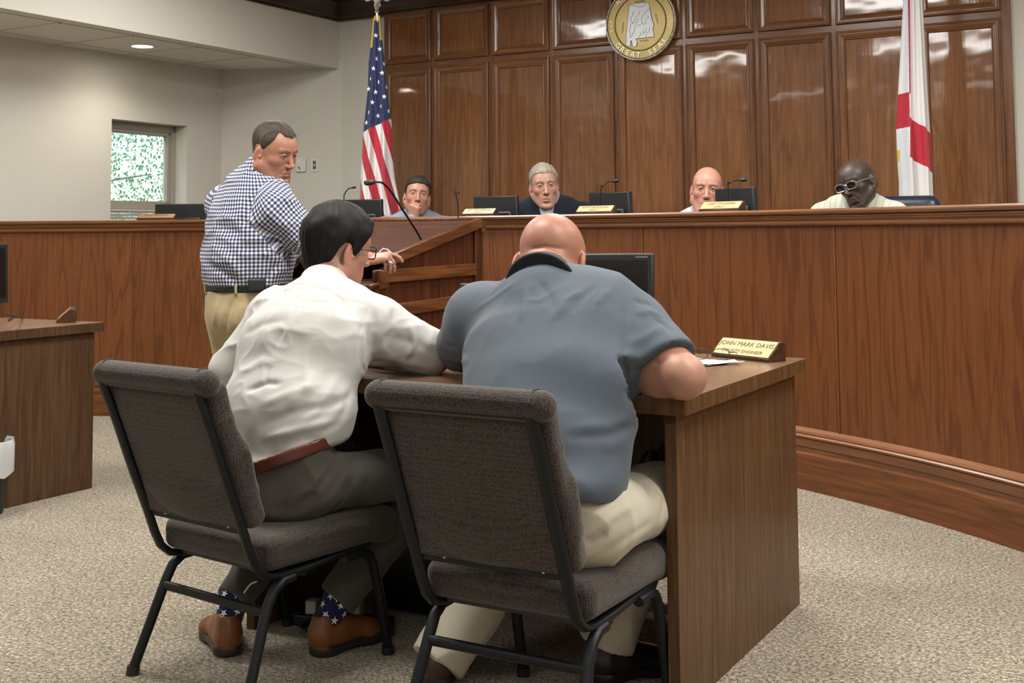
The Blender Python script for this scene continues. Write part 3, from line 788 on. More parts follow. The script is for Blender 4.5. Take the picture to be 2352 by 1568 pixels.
# ------------------------------------------------------------------ heads and hands
def sstep(a, b, x): t = np.clip((x - a) / (b - a), 0, 1); return t * t * (3 - 2 * t)
def head(pos, R, sc, skin, neck=None, brow=(.10, .06, .04), iris=(.10, .13, .16), grid=.0023, nr=.056, fat=0.0, age=0.3, lid=.0, lips=(.42, .17, .14), blush=(.60, .25, .19), stubble=0.0, scalp=None, mouthw=.021, wx=1.0):
    pos = np.asarray(pos, float)
    nb = np.array([0, -.045, -.20]) if neck is None else (R.T @ (np.asarray(neck, float) - pos)) / sc
    lo = np.minimum(np.array([-.112, -.125, -.155]), nb - .085); hi = np.maximum(np.array([.112, .14, .15]), nb + .085)
    v = Vol(lo, hi, grid / sc)
    f = fat
    v.add(ell((0, -.010, .040), (.0765, .098, .086)), ell((0, .032, .042), (.066, .064, .062)), k=.02)
    v.add(ell((0, .034, -.028), (.060 + f, .058, .078)), k=.03)
    v.add(cone((-.057 - f, -.002, -.045 - f), (-.022, .066, -.094), .024 + f, .020), cone((.057 + f, -.002, -.045 - f), (.022, .066, -.094), .024 + f, .020), k=.025)
    v.add(cone((0, -.02, -.05), nb, nr, nr * 1.08), k=.03)
    if f > 0: v.add(ell((0, .035, -.108), (.05 + f, .045, .03 + f)), k=.035)
    v.add(ell((0, .082, -.099), (.020, .014, .016)), k=.014)
    v.add(ell((-.043, .056, -.010), (.021, .022, .018)), ell((.043, .056, -.010), (.021, .022, .018)), k=.018)
    v.add(ell((0, .079, -.058), (.030, .020, .026)), k=.016)
    v.add(cone((-.012, .089, .037), (-.043, .077, .037), .0085, .008), cone((.012, .089, .037), (.043, .077, .037), .0085, .008), k=.012)
    v.cut(ell((-.032, .101, .016), (.019, .015, .013)), ell((.032, .101, .016), (.019, .015, .013)), k=.012)
    v.add(cone((0, .089, .024), (0, .112, -.020), .0075, .0105), k=.010)
    v.add(ell((0, .1135, -.0235), (.0115, .0105, .0095)), ell((-.0125, .1015, -.027), (.0085, .010, .0078)), ell((.0125, .1015, -.027), (.0085, .010, .0078)), k=.006)
    v.cut(ell((-.0065, .109, -.0345), (.0035, .005, .003)), ell((.0065, .109, -.0345), (.0035, .005, .003)), k=.003)
    for sx in (-1, 1):
        v.add(ell((sx * .0315, .0765, .0155), (.0135, .0135, .0130)), k=.003)
        # lids
        v.add(cone((sx * .019, .0855, .0175), (sx * .0315, .0905, .0225 - lid * .5), .003, .0038), cone((sx * .0315, .0905, .0225 - lid * .5), (sx * .045, .0815, .0165), .0038, .003), k=.004)
        v.add(cone((sx * .019, .0855, .0125), (sx * .0315, .0885, .0085), .0026, .003), cone((sx * .0315, .0885, .0085), (sx * .044, .081, .0125), .003, .0026), k=.004)
        # nasolabial fold and under eye
        if age: v.cut(cone((sx * .018, .104, -.03), (sx * .031, .089, -.062), .002, .002), k=.006 + .004 * age)
    v.add(cone((-mouthw, .0885, -.0565), (0, .0985, -.0525), .0042, .0052), cone((mouthw, .0885, -.0565), (0, .0985, -.0525), .0042, .0052), k=.005)
    v.add(cone((-mouthw * .85, .0885, -.0615), (0, .0965, -.0665), .0045, .0062), cone((mouthw * .85, .0885, -.0615), (0, .0965, -.0665), .0045, .0062), k=.005)
    v.cut(cone((-mouthw - .002, .094, -.0590), (0, .1035, -.0590), .0016, .0018), cone((mouthw + .002, .094, -.0590), (0, .1035, -.0590), .0016, .0018), k=.003)
    v.cut(ell((0, .098, -.082), (.022, .010, .006)), k=.008)
    for sx in (-1, 1):
        a = math.radians(22) * sx
        Rz = np.array([[math.cos(a), -math.sin(a), 0], [math.sin(a), math.cos(a), 0], [0, 0, 1]])
        b = math.radians(-10); Rx = np.array([[1, 0, 0], [0, math.cos(b), -math.sin(b)], [0, math.sin(b), math.cos(b)]]); E_ = Rz @ Rx
        v.add(ell((sx * .0800, -.012, -.004), (.0095, .0195, .0335), E_), k=.006)
        v.add(ell((sx * .079, -.002, -.032), (.007, .010, .010)), k=.006)
        v.cut(ell((sx * .0925, -.004, .000), (.0080, .0115, .021), E_), k=.004)
        v.add(ell((sx * .083, .006, -.010), (.004, .005, .007)), k=.004)
    V, F = v.mesh(2)
    x, y, z = V[:, 0], V[:, 1], V[:, 2]; ax = np.abs(x)
    C = np.tile(np.array(skin, float), (len(V), 1))
    def mixc(col, w):
        nonlocal C
        w = np.clip(w, 0, 1)[:, None]; C = C * (1 - w) + np.array(col) * w
    n1 = vnoise(V * 60, 3); n2 = vnoise(V * 220, 5)
    C *= (1 + .12 * (n1 - .5) + .08 * (n2 - .5))[:, None]
    bl = np.exp(-((ax - .043) / .02) ** 2 - ((z + .018) / .022) ** 2) * (y > .03)
    bl = np.maximum(bl, np.exp(-(ax / .014) ** 2 - ((z + .022) / .014) ** 2) * (y > .095) * .9)
    bl = np.maximum(bl, .75 * (ax > .078) * (np.abs(y + .01) < .03))
    mixc(blush, bl * .55)
    if scalp is not None: mixc(scalp, sstep(.05, .08, z) * .8)
    if stubble: mixc(np.array(skin) * .45, stubble * (y > .0) * sstep(-.028, -.045, z) * (1 - np.exp(-(ax / .03) ** 2 - ((z + .059) / .010) ** 2)))
    # lips, brows, eyes
    mixc(lips, .8 * (y > .082) * np.exp(-(np.maximum(0, ax - mouthw * .6) / .008) ** 2 - ((z + .0595) / .0075) ** 2))
    mixc(np.array(lips) * .25, .85 * (y > .085) * np.exp(-(np.maximum(0, ax - mouthw * .85) / .004) ** 2 - ((z + .0592) / .0018) ** 2))
    bz = .0345 + .004 * np.clip((ax - .012) / .02, 0, 1) - .006 * np.clip((ax - .034) / .014, 0, 1)
    mixc(brow, .85 * (y > .055) * sstep(.010, .016, ax) * sstep(.052, .044, ax) * np.exp(-((z - bz) / .0042) ** 2) * (.55 + .6 * n2))
    ex = (ax - .0315) / .0125; ez = (z - .0155) / (.0055 - lid)
    eye = (y > .074) & (ex ** 2 + ez ** 2 < 1)
    mixc(np.array(skin) * .55, .6 * (y > .07) * np.exp(-np.maximum(0, np.sqrt(ex ** 2 + (ez * .8) ** 2) - 1) ** 2 / .12))
    C[eye] = np.minimum(np.array((.30, .26, .24)), np.array(skin) * 1.2 + .05)
    ir = eye & ((ax - .0312) ** 2 + (z - .016) ** 2 < .0058 ** 2); C[ir] = iris
    pu = eye & ((ax - .0312) ** 2 + (z - .016) ** 2 < .0027 ** 2); C[pu] = (.01, .01, .01)
    lash = (y > .072) & (np.abs(ex) < 1.05) & (np.abs(z - .0155 - (.0055 - lid) * np.sqrt(np.clip(1 - ex ** 2, 0, 1))) < .0014); C[lash] = np.array(skin) * .18
    mixc(np.array(skin) * .2, .9 * (y > .095) * np.exp(-((ax - .0065) / .0035) ** 2 - ((z + .0355) / .003) ** 2))
    V = V * np.array([wx, 1, 1])
    return (V * sc) @ R.T + pos, F, C
def hair(pos, R, sc, line, col, thick=.010, grid=.003, rough=.0025, top=0.0, grey=None, part=None, swirl=None, fr=0.0, amp2=0.0, wx=1.0, fade=.03, side=.55):
    v = Vol((-.125, -.145, -.16), (.125, .145, .19), grid / sc)
    t = thick
    v.add(ell((0, -.010, .040), (.0765 + t, .098 + t, .086 + t + top)), ell((0, .032, .042), (.066 + t, .064 + t + fr, .062 + t + top)), k=.02)
    v.add(ell((0, -.045, -.045), (.058 + t * .5, .045 + t * .6, .06)), k=.03)
    ax = [(v.lo[k] + v.h * np.arange(v.n[k])).astype(np.float32) for k in range(3)]
    X, Y, Z = np.meshgrid(*ax, indexing='ij')
    ph = np.degrees(np.arctan2(np.abs(X), Y + .010))
    hl = np.interp(ph, [q[0] for q in line], [q[1] for q in line]).astype(np.float32)
    hl = hl + (.006 * (vnoise(np.stack([np.arctan2(X, Y + .01).ravel() * 7, np.zeros(X.size), np.zeros(X.size)], 1), 31).reshape(X.shape) - .5)).astype(np.float32)
    v.a = v.a + t * side * (1 - sstep(.015, .085, Z)).astype(np.float32)
    v.a = v.a + (t * .85) * (1 - np.clip((Z - hl) / fade, 0, 1)) ** 1.5
    d = (hl - Z) * .8
    k = .006; h = np.clip(.5 - .5 * (v.a - d) / k, 0, 1); v.a = v.a + (d - v.a) * h + k * h * (1 - h)
    V, F = v.mesh(1)
    N = vnormals(V, F)
    cr = np.array([0.0, -.045, .10]) if swirl is None else np.array(swirl)
    rel = V - cr; phi = np.arctan2(rel[:, 0], rel[:, 1]); rad = np.linalg.norm(rel, axis=1)
    u = np.stack([np.cos(phi) * 9 , np.sin(phi) * 9, rad * 22], 1)
    u2 = np.stack([np.cos(phi) * 26, np.sin(phi) * 26, rad * 30], 1)
    n1 = vnoise(u, 11) - .5; n2 = vnoise(u2, 17) - .5
    V = V + N * (rough * (n1 * 1.6 + n2))[:, None]
    if amp2: V = V + N * (amp2 * (vnoise(V * 30, 23) - .5))[:, None]
    C = np.array(col)[None] * (1 + .75 * n2 + .5 * n1)[:, None]
    if grey is not None:
        gc, fn = grey; w = np.clip(fn(V), 0, 1)[:, None]; C = C * (1 - w) + np.array(gc) * (1 + .8 * n2)[:, None] * w
    V = V * np.array([wx, 1, 1])
    return (V * sc) @ R.T + np.asarray(pos), F, np.clip(C, .002, 1)
def strands(V, F, C, pos, R, sc, n=1500, L=.03, w=.0007, seed=1, lift=.2, swirl=(0, -.045, .10)):
    """loose thin hair ribbons combed from the crown over a hair shell"""
    rg = np.random.default_rng(seed); N = vnormals(V, F)
    i = rg.choice(len(V), n); p = V[i]; nn = N[i]
    cr = np.asarray(pos) + R @ (np.array(swirl) * sc)
    d = p - cr; d = d - nn * (d * nn).sum(1)[:, None]; d /= np.linalg.norm(d, axis=1)[:, None] + 1e-9
    d = d + rg.normal(0, .10, d.shape); sd = np.cross(nn, d); sd /= np.linalg.norm(sd, axis=1)[:, None] + 1e-9
    Ls = L * rg.uniform(.5, 1.2, n)
    rows = []
    for k in range(4):
        q = k / 3.0
        c = p + d * (Ls * q)[:, None] + nn * (.0005 + lift * Ls * q * (1 - q * .75) - (Ls * q) ** 2 / .17)[:, None]
        ww = w * (1 - .8 * q)
        rows += [c - sd * ww, c + sd * ww]
    VV = np.stack(rows, 1).reshape(-1, 3); b = np.arange(n)[:, None] * 8
    FF = np.concatenate([b + np.array([[0, 1, 3, 2]]) + 2 * k for k in range(3)])
    CC = np.repeat(C[i] * rg.uniform(.6, 1.5, (n, 1)), 8, 0)
    return VV, FF, CC
def hand(wrist, R, thumb=1, curls=((20, 30, 20),) * 4, sc=1.0, skin=(.5, .3, .2), fore=None, rf=.03, thumb_dir=None, spread=.10, grid=.0024, tcurl=25):
    """local frame: fingers along +y, palm faces -z, thumb on the +x*thumb side"""
    pr = []
    pr.append((rbox((0, .045, 0), (.038, .046, .013), .012), .012))
    pr.append((ell((thumb * .024, .022, -.008), (.017, .028, .014)), .012))
    pr.append((ell((-thumb * .026, .030, -.006), (.013, .034, .013)), .012))
    Ls = (.070, .078, .073, .056); tips = []
    for i in range(4):
        x = thumb * (.0295 - i * .0196); p = np.array([x, .084 - (.004 if i in (0, 2) else .012 if i == 3 else 0), .002]); a = 0.0; sp = thumb * (1.5 - i) * spread
        rr = .0093 if i < 3 else .0078
        seg = (.45, .30, .25)
        for j in range(3):
            a += math.radians(curls[i][j]); L = Ls[i] * seg[j]
            q = p + L * np.array([math.sin(sp) * math.cos(a), math.cos(sp) * math.cos(a), -math.sin(a)])
            pr.append((cone(p, q, rr - .0006 * j, rr - .0006 * (j + 1)), .0035 if j else .006)); p = q
        tips.append(p)
    p = np.array([thumb * .031, .018, -.008]); d = np.array([thumb * .62, .70, -.35]) if thumb_dir is None else np.array(thumb_dir, float); d = _n(d)
    q = p + d * .042; pr.append((cone(p, q, .0125, .0105), .008))
    ax_ = _n(np.cross(d, [0, 0, 1])); c, s_ = math.cos(math.radians(tcurl)), math.sin(math.radians(tcurl)); k = np.array([-thumb, 0, 0.])
    d2 = _n(d * c + k * s_ * .8 + np.array([0, 0, -.2]) * s_)
    q2 = q + d2 * .032; pr.append((cone(q, q2, .0105, .0085), .004))
    lo = np.array([-.09, -.03, -.11]); hi = np.array([.09, .19, .05])
    if fore is not None:
        fl = (R.T @ (np.asarray(fore, float) - np.asarray(wrist, float))) / sc
        pr.append((econe((0, .004, 0), fl, (.027, .020), (rf / sc, rf / sc), (1, 0, 0)), .015))
        lo = np.minimum(lo, fl - .07); hi = np.maximum(hi, fl + .07)
    v = Vol(lo, hi, grid / sc)
    for q, k in pr: v.op(q, k)
    V, F = v.mesh(2)
    C = np.array(skin)[None] * (1 + .15 * (vnoise(V * 90, 2) - .5))[:, None]
    # redder knuckles and fingertips
    C = C * np.array([1.0, .96, .95])
    return (V * sc) @ R.T + np.asarray(wrist), F, C
def frame(y, z):
    """columns x,y,z with y along fingers and z the back of the hand"""
    y = _n(y); z = np.asarray(z, float); z = _n(z - y * (y @ z)); x = np.cross(y, z); return np.stack([x, y, z], 1)

M['skin'] = attr_mat('skin', .46, .05, 120, .12, 500, sss=.12, spec=.45)
M['hair'] = attr_mat('hair', .62, .25, 160, .4, 240, spec=.22, bdist=.002)
M['cloth'] = attr_mat('woven_cloth', .85, .05, 400, .25, 900, sheen=.15, spec=.2)
M['knit'] = attr_mat('knit_cloth', .72, .05, 500, .3, 1100, sheen=.1, spec=.3)
M['leather'] = attr_mat('leather', .36, .18, 35, .15, 300, spec=.5)
SKIN1 = (.42, .285, .205)
# ------------------------------------------------------------------ stacking chairs
def fabric(name, c1, c2, sc=62):
    m, n, l, b = new_mat(name)
    tc = n.new('ShaderNodeTexCoord')
    vo = n.new('ShaderNodeTexVoronoi'); vo.inputs['Scale'].default_value = 210; vo.inputs['Randomness'].default_value = .55; l.new(tc.outputs['Object'], vo.inputs['Vector'])
    mu = n.new('ShaderNodeMath'); mu.operation = 'SUBTRACT'; mu.inputs[0].default_value = .75; l.new(vo.outputs['Distance'], mu.inputs[1])
    t = n.new('ShaderNodeTexNoise'); t.inputs['Scale'].default_value = 260; t.inputs['Detail'].default_value = 3; l.new(tc.outputs['Object'], t.inputs['Vector'])
    mx = n.new('ShaderNodeMath'); mx.operation = 'MULTIPLY_ADD'; mx.inputs[1].default_value = .7; l.new(t.outputs['Fac'], mx.inputs[0]); l.new(mu.outputs[0], mx.inputs[2])
    r = n.new('ShaderNodeValToRGB'); l.new(mx.outputs[0], r.inputs[0]); r.color_ramp.elements[0].position = .35; r.color_ramp.elements[0].color = (*c1, 1); r.color_ramp.elements[1].position = 1.0; r.color_ramp.elements[1].color = (*c2, 1)
    l.new(r.outputs[0], b.inputs['Base Color']); b.inputs['Roughness'].default_value = .9; b.inputs['Specular IOR Level'].default_value = .2; b.inputs['Sheen Weight'].default_value = .2
    bp = n.new('ShaderNodeBump'); bp.inputs['Strength'].default_value = .7; bp.inputs['Distance'].default_value = .0015; l.new(mx.outputs[0], bp.inputs['Height']); l.new(bp.outputs[0], b.inputs['Normal'])
    return m
M['tweed'] = fabric('brown_tweed', (.024, .0185, .0148), (.082, .064, .052))
def stack_chair(label, s, t, rot, hw=.228):
    """local x across, y towards the sitter's front, origin on the floor under the middle of the seat; t = front of chair 2.65"""
    c = thing('stacking_chair', label, 'chair', W(s, t, 0), -TH + rot, 'brown stacking chairs at the right desk')
    T0 = 2.65
    def pt(x, tt, z): return (x, tt - T0, z)
    path = [(2.252, .815), (2.262, .78), (2.30, .69), (2.352, .555), (2.40, .44), (2.425, .375), (2.445, .335), (2.475, .310), (2.52, .300), (2.62, .302), (2.78, .315), (2.84, .318)]
    for sx in (-1, 1):
        x = sx * (hw - .030)
        MB().tube([pt(x, a, b) for a, b in path], .0165, 12, flat=.62, upv=(1, 0, 0)).obj('side_frame', M['black'], c, smooth=45)
    MB().tube([pt(-hw + .02, 2.255, .80), pt(hw - .02, 2.255, .80)], .009, 8).obj('top_bar', M['black'], c, smooth=45)
    for sx in (-1, 1):
        x = sx * (hw - .018)
        MB().tube([pt(x, 2.56, .292), pt(x, 2.525, .290), pt(x, 2.495, .272), pt(x, 2.473, .235), pt(x + sx * .006, 2.447, .17), pt(x + sx * .022, 2.385, .012)], .0150, 12, flat=.85, upv=(1, 0, 0)).obj('leg', M['black'], c, smooth=45)
        MB().tube([pt(x + sx * .023, 2.384, .0), pt(x + sx * .022, 2.388, .022)], .018, 10).obj('glide', M['blackp'], c, smooth=45)
        MB().tube([pt(x, 2.74, .298), pt(x, 2.80, .302), pt(x, 2.835, .292), pt(x, 2.855, .262), pt(x, 2.875, .19), pt(x, 2.915, .012)], .0150, 12, flat=.85, upv=(1, 0, 0)).obj('leg', M['black'], c, smooth=45)
        MB().tube([pt(x, 2.914, .0), pt(x, 2.913, .022)], .018, 10).obj('glide', M['blackp'], c, smooth=45)
    MB().tube([pt(-hw + .02, 2.466, .222), pt(hw - .02, 2.466, .222)], .0125, 12, flat=.8).obj('stretcher', M['black'], c, smooth=45)
    MB().tube([pt(-hw + .02, 2.60, .293), pt(hw - .02, 2.60, .293)], .010, 8).obj('seat_bar', M['black'], c, smooth=45)
    # lower back bar with two rivets
    br = MB().box(-hw + .03, hw - .03, 2.404 - T0, 2.412 - T0, .425, .455).obj('back_bar', M['black'], c, bevel=.002)
    for x in (-.12, .14): MB().lathe([(.005, 0), (.004, .003), (0, .0035)], 12, M=Matrix.Translation((x, 2.404 - T0, .44)) @ Matrix.Rotation(PI / 2, 4, 'X')).obj('rivet', M['chrome'], br, smooth=True)
    # upholstered back: lofted side profile (in t,z), with a rolled top
    lo = Vol((-hw - .03, -.47, .36), (hw + .03, .02, .92), .0055)
    pf = [(2.305, .808), (2.330, .72), (2.368, .63), (2.410, .53), (2.438, .455)]
    for (a, b) in zip(pf[:-1], pf[1:]):
        th = .030
        lo.add(rbox((0, (a[0] + b[0]) / 2 - T0, (a[1] + b[1]) / 2), (hw - .004, th, math.hypot(b[0] - a[0], b[1] - a[1]) / 2 + .012), .022,
                    rotm(0, math.degrees(math.atan2(b[0] - a[0], a[1] - b[1])))), k=.02)
    lo.add(econe((-hw + .018, 2.275 - T0, .818), (hw - .018, 2.275 - T0, .818), (.036, .034), (.036, .034), (0, 1, 0)), k=.006)
    # fuller lumbar at the front
    lo.add(ell((0, 2.40 - T0, .60), (hw - .02, .038, .15)), k=.03)
    V, F = lo.mesh(2)
    Mx = c.matrix_basis.copy()
    make('backrest', V, F, M['tweed']).parent = c
    # recessed plain back skin
    mb = MB(); q = [(2.286, .785), (2.304, .72), (2.340, .63), (2.380, .53), (2.408, .44)]
    for (a, b) in zip(q[:-1], q[1:]):
        mb.add([(-hw + .036, a[0] - T0 - .010, a[1]), (hw - .036, a[0] - T0 - .010, a[1]), (hw - .036, b[0] - T0 - .010, b[1]), (-hw + .036, b[0] - T0 - .010, b[1]),
                (-hw + .036, a[0] - T0 + .02, a[1]), (hw - .036, a[0] - T0 + .02, a[1]), (hw - .036, b[0] - T0 + .02, b[1]), (-hw + .036, b[0] - T0 + .02, b[1])],
               [(0, 1, 2, 3), (4, 7, 6, 5), (0, 4, 5, 1), (2, 6, 7, 3), (0, 3, 7, 4), (1, 5, 6, 2)])
    mb.obj('back_skin', M['tweed'], c)
    for sx in (-1, 1):
        MB().tube([(sx * (hw - .030), 2.245 - T0, .80), (sx * (hw - .030), 2.240 - T0, .83), (sx * (hw - .030), 2.262 - T0, .853), (sx * (hw - .030), 2.29 - T0, .853)], .0016, 6).obj('seam', M['blackp'], c)
    se = Vol((-hw - .03, -.27, .28), (hw + .03, .36, .49), .0055)
    se.add(rbox((0, .055, .362), (hw - .004, .240, .044), .030), k=.01)
    se.add(ell((0, .06, .385), (hw - .02, .215, .045)), k=.03)
    se.add(rbox((0, .255, .350), (hw - .01, .04, .035), .030), k=.03)
    V, F = se.mesh(2)
    make('seat', V, F, M['tweed']).parent = c
    MB().box(-hw + .05, hw - .05, -.15, .25, .306, .32).obj('seat_board', M['blackp'], c)
    return c
chairA = stack_chair('brown tweed stacking chair under the man in the white shirt', -2.296, 2.66, math.radians(-8.5))
chairB = stack_chair('brown tweed stacking chair under the bald man in the grey polo', -1.426, 2.655, math.radians(-1))
# ------------------------------------------------------------------ people
U3 = UR; V3 = VR; ZZ = np.array([0, 0, 1.])
def A(v): return np.array(v, float)
def person(label, loc): return thing('person', label, 'person', loc)
def vol(lo, hi, h): return Vol(lo, hi, h)
def bbox_of(pts, pad): a = np.array([A(p) for p in pts]); return a.min(0) - pad, a.max(0) + pad
def cloth_noise(V, F, amp, scale, seed=0, st=(1, 1, 1)):
    N = vnormals(V, F); return V + N * (amp * (vnoise(V * scale * np.array(st), seed) - .5 + .5 * (vnoise(V * scale * 2.1 * np.array(st), seed + 5) - .5)))[:, None]
def shoe(heel, az, L=.30, wd=.052, col=(.20, .07, .022), sole=(.030, .022, .018), parent=None):
    d = np.array([math.sin(math.radians(az)), math.cos(math.radians(az)), 0]); r = np.array([d[1], -d[0], 0]); h = A(heel); h[2] = 0
    def q(f, z, x=0): return h + d * f + r * x + np.array([0, 0, z])
    R = np.stack([r, d, ZZ], 1)
    lo, hi = bbox_of([q(0, 0), q(L, .14)], .09); lo[2] = -.01
    v = Vol(lo, hi, .004)
    v.add(econe(q(.048, .045), q(.10, .05), (.037, .05), (.040, .045), r), econe(q(.06, .095), q(.055, .06), (.034, .040), (.036, .045), r), k=.02)
    v.add(econe(q(.10, .062), q(.20, .040), (.042, .045), (wd, .030), r), econe(q(.19, .036), q(L - .05, .030), (wd, .026), (.042, .022), r), k=.02)
    v.plane_keep(q(0, .024), -ZZ); v.cut(ell(q(.06, .135), (.030, .045, .035), R), k=.006)
    V, F = v.mesh(1)
    C = np.tile(A(col), (len(V), 1)) * (1 + .5 * (vnoise(V * 14, 4) - .5))[:, None]
    s = make('shoe', V, F, M['leather'], parent, C)
    v = Vol(lo, hi, .004)
    v.add(econe(q(.055, .018), q(.12, .018), (.043, .05), (.040, .05), r), econe(q(.11, .018), q(.20, .018), (.040, .05), (wd + .004, .05), r), econe(q(.20, .018), q(L - .052, .02), (wd + .004, .05), (.047, .05), r), k=.01)
    v.plane_keep(q(0, .032), ZZ); v.plane_keep(q(0, .002), -ZZ); v.cut(rbox(q(.125, 0), (.07, .034, .009), .006, R), k=.003)
    V, F = v.mesh(1)
    so_ = make('sole', V, F, M['leather'], None, np.tile(A(sole), (len(V), 1))); so_.parent = s; so_.location = -parent.location
    so_.location = so_.location
    return s
def stars_on(V, F, centers, size, axis_up, name, parent, off=.0012, spin=None, mat='white_star'):
    """flat five pointed stars laid on a surface near the given points, seen from the eye side"""
    bvh = BVHTree.FromPolygons([tuple(p) for p in V], [tuple(int(i) for i in f) for f in F]); out = []
    for k, (x, y) in enumerate(centers):
        d = Vector(ray(x, y)).normalized(); h = bvh.ray_cast(Vector(CAMP), d)
        if h[0] is None: continue
        n = h[1] if h[1].dot(d) < 0 else -h[1]
        up = Vector(axis_up) - n * n.dot(Vector(axis_up)); up.normalize(); r = up.cross(n); a0 = spin[k % len(spin)] if spin else 0
        vs = [h[0] + n * off]
        for i in range(10):
            a = a0 + i * PI / 5; rr = size if i % 2 == 0 else size * .40
            vs.append(h[0] + n * off + up * (rr * math.cos(a)) + r * (rr * math.sin(a)))
        mb = MB().add([v - (parent.location if parent else Vector()) for v in vs], [(0, 1 + i, 1 + (i + 1) % 10) for i in range(10)])
        out.append(mb.obj(name, M[mat], parent))
    return out
M['white_star'] = plain('white_embroidery', (.78, .77, .74), .8)

def collar(name, parent, nb, hp, R, sc, nr, h0, h1, mat, col, tilt=(0, 0, 0), tilt2=(0, 0, 0), flare=.020, uvf=None):
    n0 = A(hp) + R @ (A((0, -.02, -.05)) * sc); nb = A(nb); d = _n(n0 - nb); r = nr * sc
    v = Vol(*bbox_of([nb + d * h0, nb + d * h1], .13), .0042)
    v.add(cone(nb + d * (h0 - .02), nb + d * (h1 + .01), r + .012 + flare, r + .008), k=.01)
    v.plane_keep(nb + d * h1, d + A(tilt), k=.005); v.plane_keep(nb + d * h0, -(d + A(tilt2)), k=.005)
    v.cut(cone(nb + d * (h1 - .03), nb + d * (h1 + .08), r - .002, r + .004), k=.004)
    V, F = v.mesh(2)
    if col is None: return V, F
    return make(name, V, F, mat, parent, np.tile(A(col), (len(V), 1)))
# ---- A: seated man in the white shirt
WHITE = (.50, .492, .472)
pA = person('seated man in a white shirt and grey trousers, black hair, leaning on the desk', W(-2.30, 2.68, 0))
a_pel = A(W(-2.28, 2.66, .50)); a_mid = A(W(-2.275, 2.72, .68)); a_ch = A(W(-2.29, 2.82, .86)); a_up = A(W(-2.30, 2.90, .945)); a_c7 = A(P(736, 662, 3.66))
a_sR = A(W(-2.105, 2.925, .910)); a_sL = A(W(-2.48, 2.92, .935)); a_eR = A(W(-2.005, 3.03, .83)); a_eL = A(W(-2.60, 2.85, .765)); a_hR = A(W(-2.27, 3.12, .805)); a_hL = A(W(-2.42, 3.10, .815))
lo, hi = bbox_of([a_pel, a_c7, a_eR, a_eL, a_hR, a_hL, a_sL], .17); lo[2] = .44
v = Vol(lo, hi, .0052)
sideA = U3
v.add(econe(a_pel, a_mid, (.185, .125), (.190, .130), sideA), econe(a_mid, a_ch, (.190, .130), (.195, .130), sideA), econe(a_ch, a_up, (.195, .130), (.185, .105), sideA), k=.06)
v.add(econe(a_up, a_c7 + A((0, 0, -.02)), (.13, .085), (.062, .06), sideA), k=.07)
v.add(cone(a_sR, a_c7 + A((.02, 0, -.05)), .075, .05), cone(a_sL, a_c7 + A((-.02, 0, -.05)), .075, .05), k=.05)
v.add(cone(a_sR, a_eR, .082, .070), cone(a_sL, a_eL, .080, .068), k=.035)
v.add(cone(a_eR, a_hR, .068, .042), cone(a_eL, a_hL, .064, .042), k=.02)
NA = _n(ZZ - .36 * U3 - .06 * V3); v.plane_keep(a_pel + A((0, 0, .035)), -NA, k=.012)
V, F = v.mesh(2)
V = cloth_noise(V, F, .005, 8, 3, (1, 1, .6)); V = folds(V, F, .0055, 7.5, (1, 1, 1.9), 4, 3.0); V = folds(V, F, .0025, 19, (1, 1, 1.3), 14, 2.0)
V = creases(V, F, [
    ([(745, 640), (690, 700), (640, 800), (600, 930)], .0022, .010), ([(733, 640), (680, 700), (630, 800), (590, 930)], -.0022, .009), ([(640, 660), (690, 690), (790, 700)], -.003, .010),
    ([(858, 690), (838, 760), (835, 830), (846, 862)], .005, .0055), ([(849, 690), (828, 760), (825, 840)], -.004, .006), ([(632, 662), (690, 652), (760, 668), (800, 700)], -.003, .005), ([(632, 668), (690, 658), (760, 674)], .002, .005),
    ([(860, 690), (872, 740), (862, 790)], .006, .012), ([(905, 705), (900, 760), (880, 800)], -.010, .012), ([(940, 735), (950, 790), (925, 830)], .009, .010),
    ([(850, 845), (920, 850), (1000, 872)], -.010, .010), ([(870, 812), (930, 830), (1000, 845)], .006, .014), ([(880, 770), (960, 790), (1003, 815)], -.005, .014),
    ([(600, 930), (660, 905), (740, 880)], .006, .013), ([(590, 985), (660, 950), (760, 930), (820, 900)], -.010, .012), ([(600, 1010), (690, 985), (790, 960)], .010, .012),
    ([(597, 1060), (650, 1020), (700, 1010), (770, 1020)], -.008, .018), ([(640, 1075), (690, 1050), (750, 1045)], .007, .014), ([(620, 1040), (645, 1075), (650, 1095)], -.007, .012),
    ([(690, 1055), (700, 1075)], -.008, .012), ([(720, 850), (700, 900), (660, 935)], .006, .014), ([(780, 850), (740, 930), (670, 990)], .006, .013), ([(815, 880), (790, 950), (745, 1000)], -.006, .013),
    ([(560, 770), (600, 745), (660, 735)], -.005, .014), ([(545, 860), (600, 830), (640, 835)], .005, .014), ([(560, 900), (610, 880), (650, 880)], -.008, .010),
    ([(730, 660), (780, 690), (810, 720)], -.004, .012), ([(660, 640), (610, 670), (575, 710)], .004, .012)])
V = lap(V, F, 1, .4)
C = np.tile(A(WHITE), (len(V), 1))
make('shirt', V, F, M['cloth'], pA, C)
hA = A(P(774, 577, 3.78)); RA = rotm(48, -9, 4)
bodyA = []
bodyA.append(head(hA, RA, 1.02, (.39, .20, .14), neck=a_c7 + A((0, .0, -.03)), brow=(.02, .015, .012), age=.1, grid=.0028, nr=.060))
vb = Vol(lo, hi, .010)
vb.add(econe(a_pel, a_ch, (.15, .10), (.16, .10), sideA), econe(a_ch, a_c7, (.15, .09), (.05, .05), sideA), cone(a_sR, a_eR, .05, .04), cone(a_sL, a_eL, .05, .04), cone(a_eR, a_hR, .04, .028), cone(a_eL, a_hL, .04, .028), k=.03)
Vb, Fb = vb.mesh(1); bodyA.append((Vb, Fb, (.39, .20, .14)))
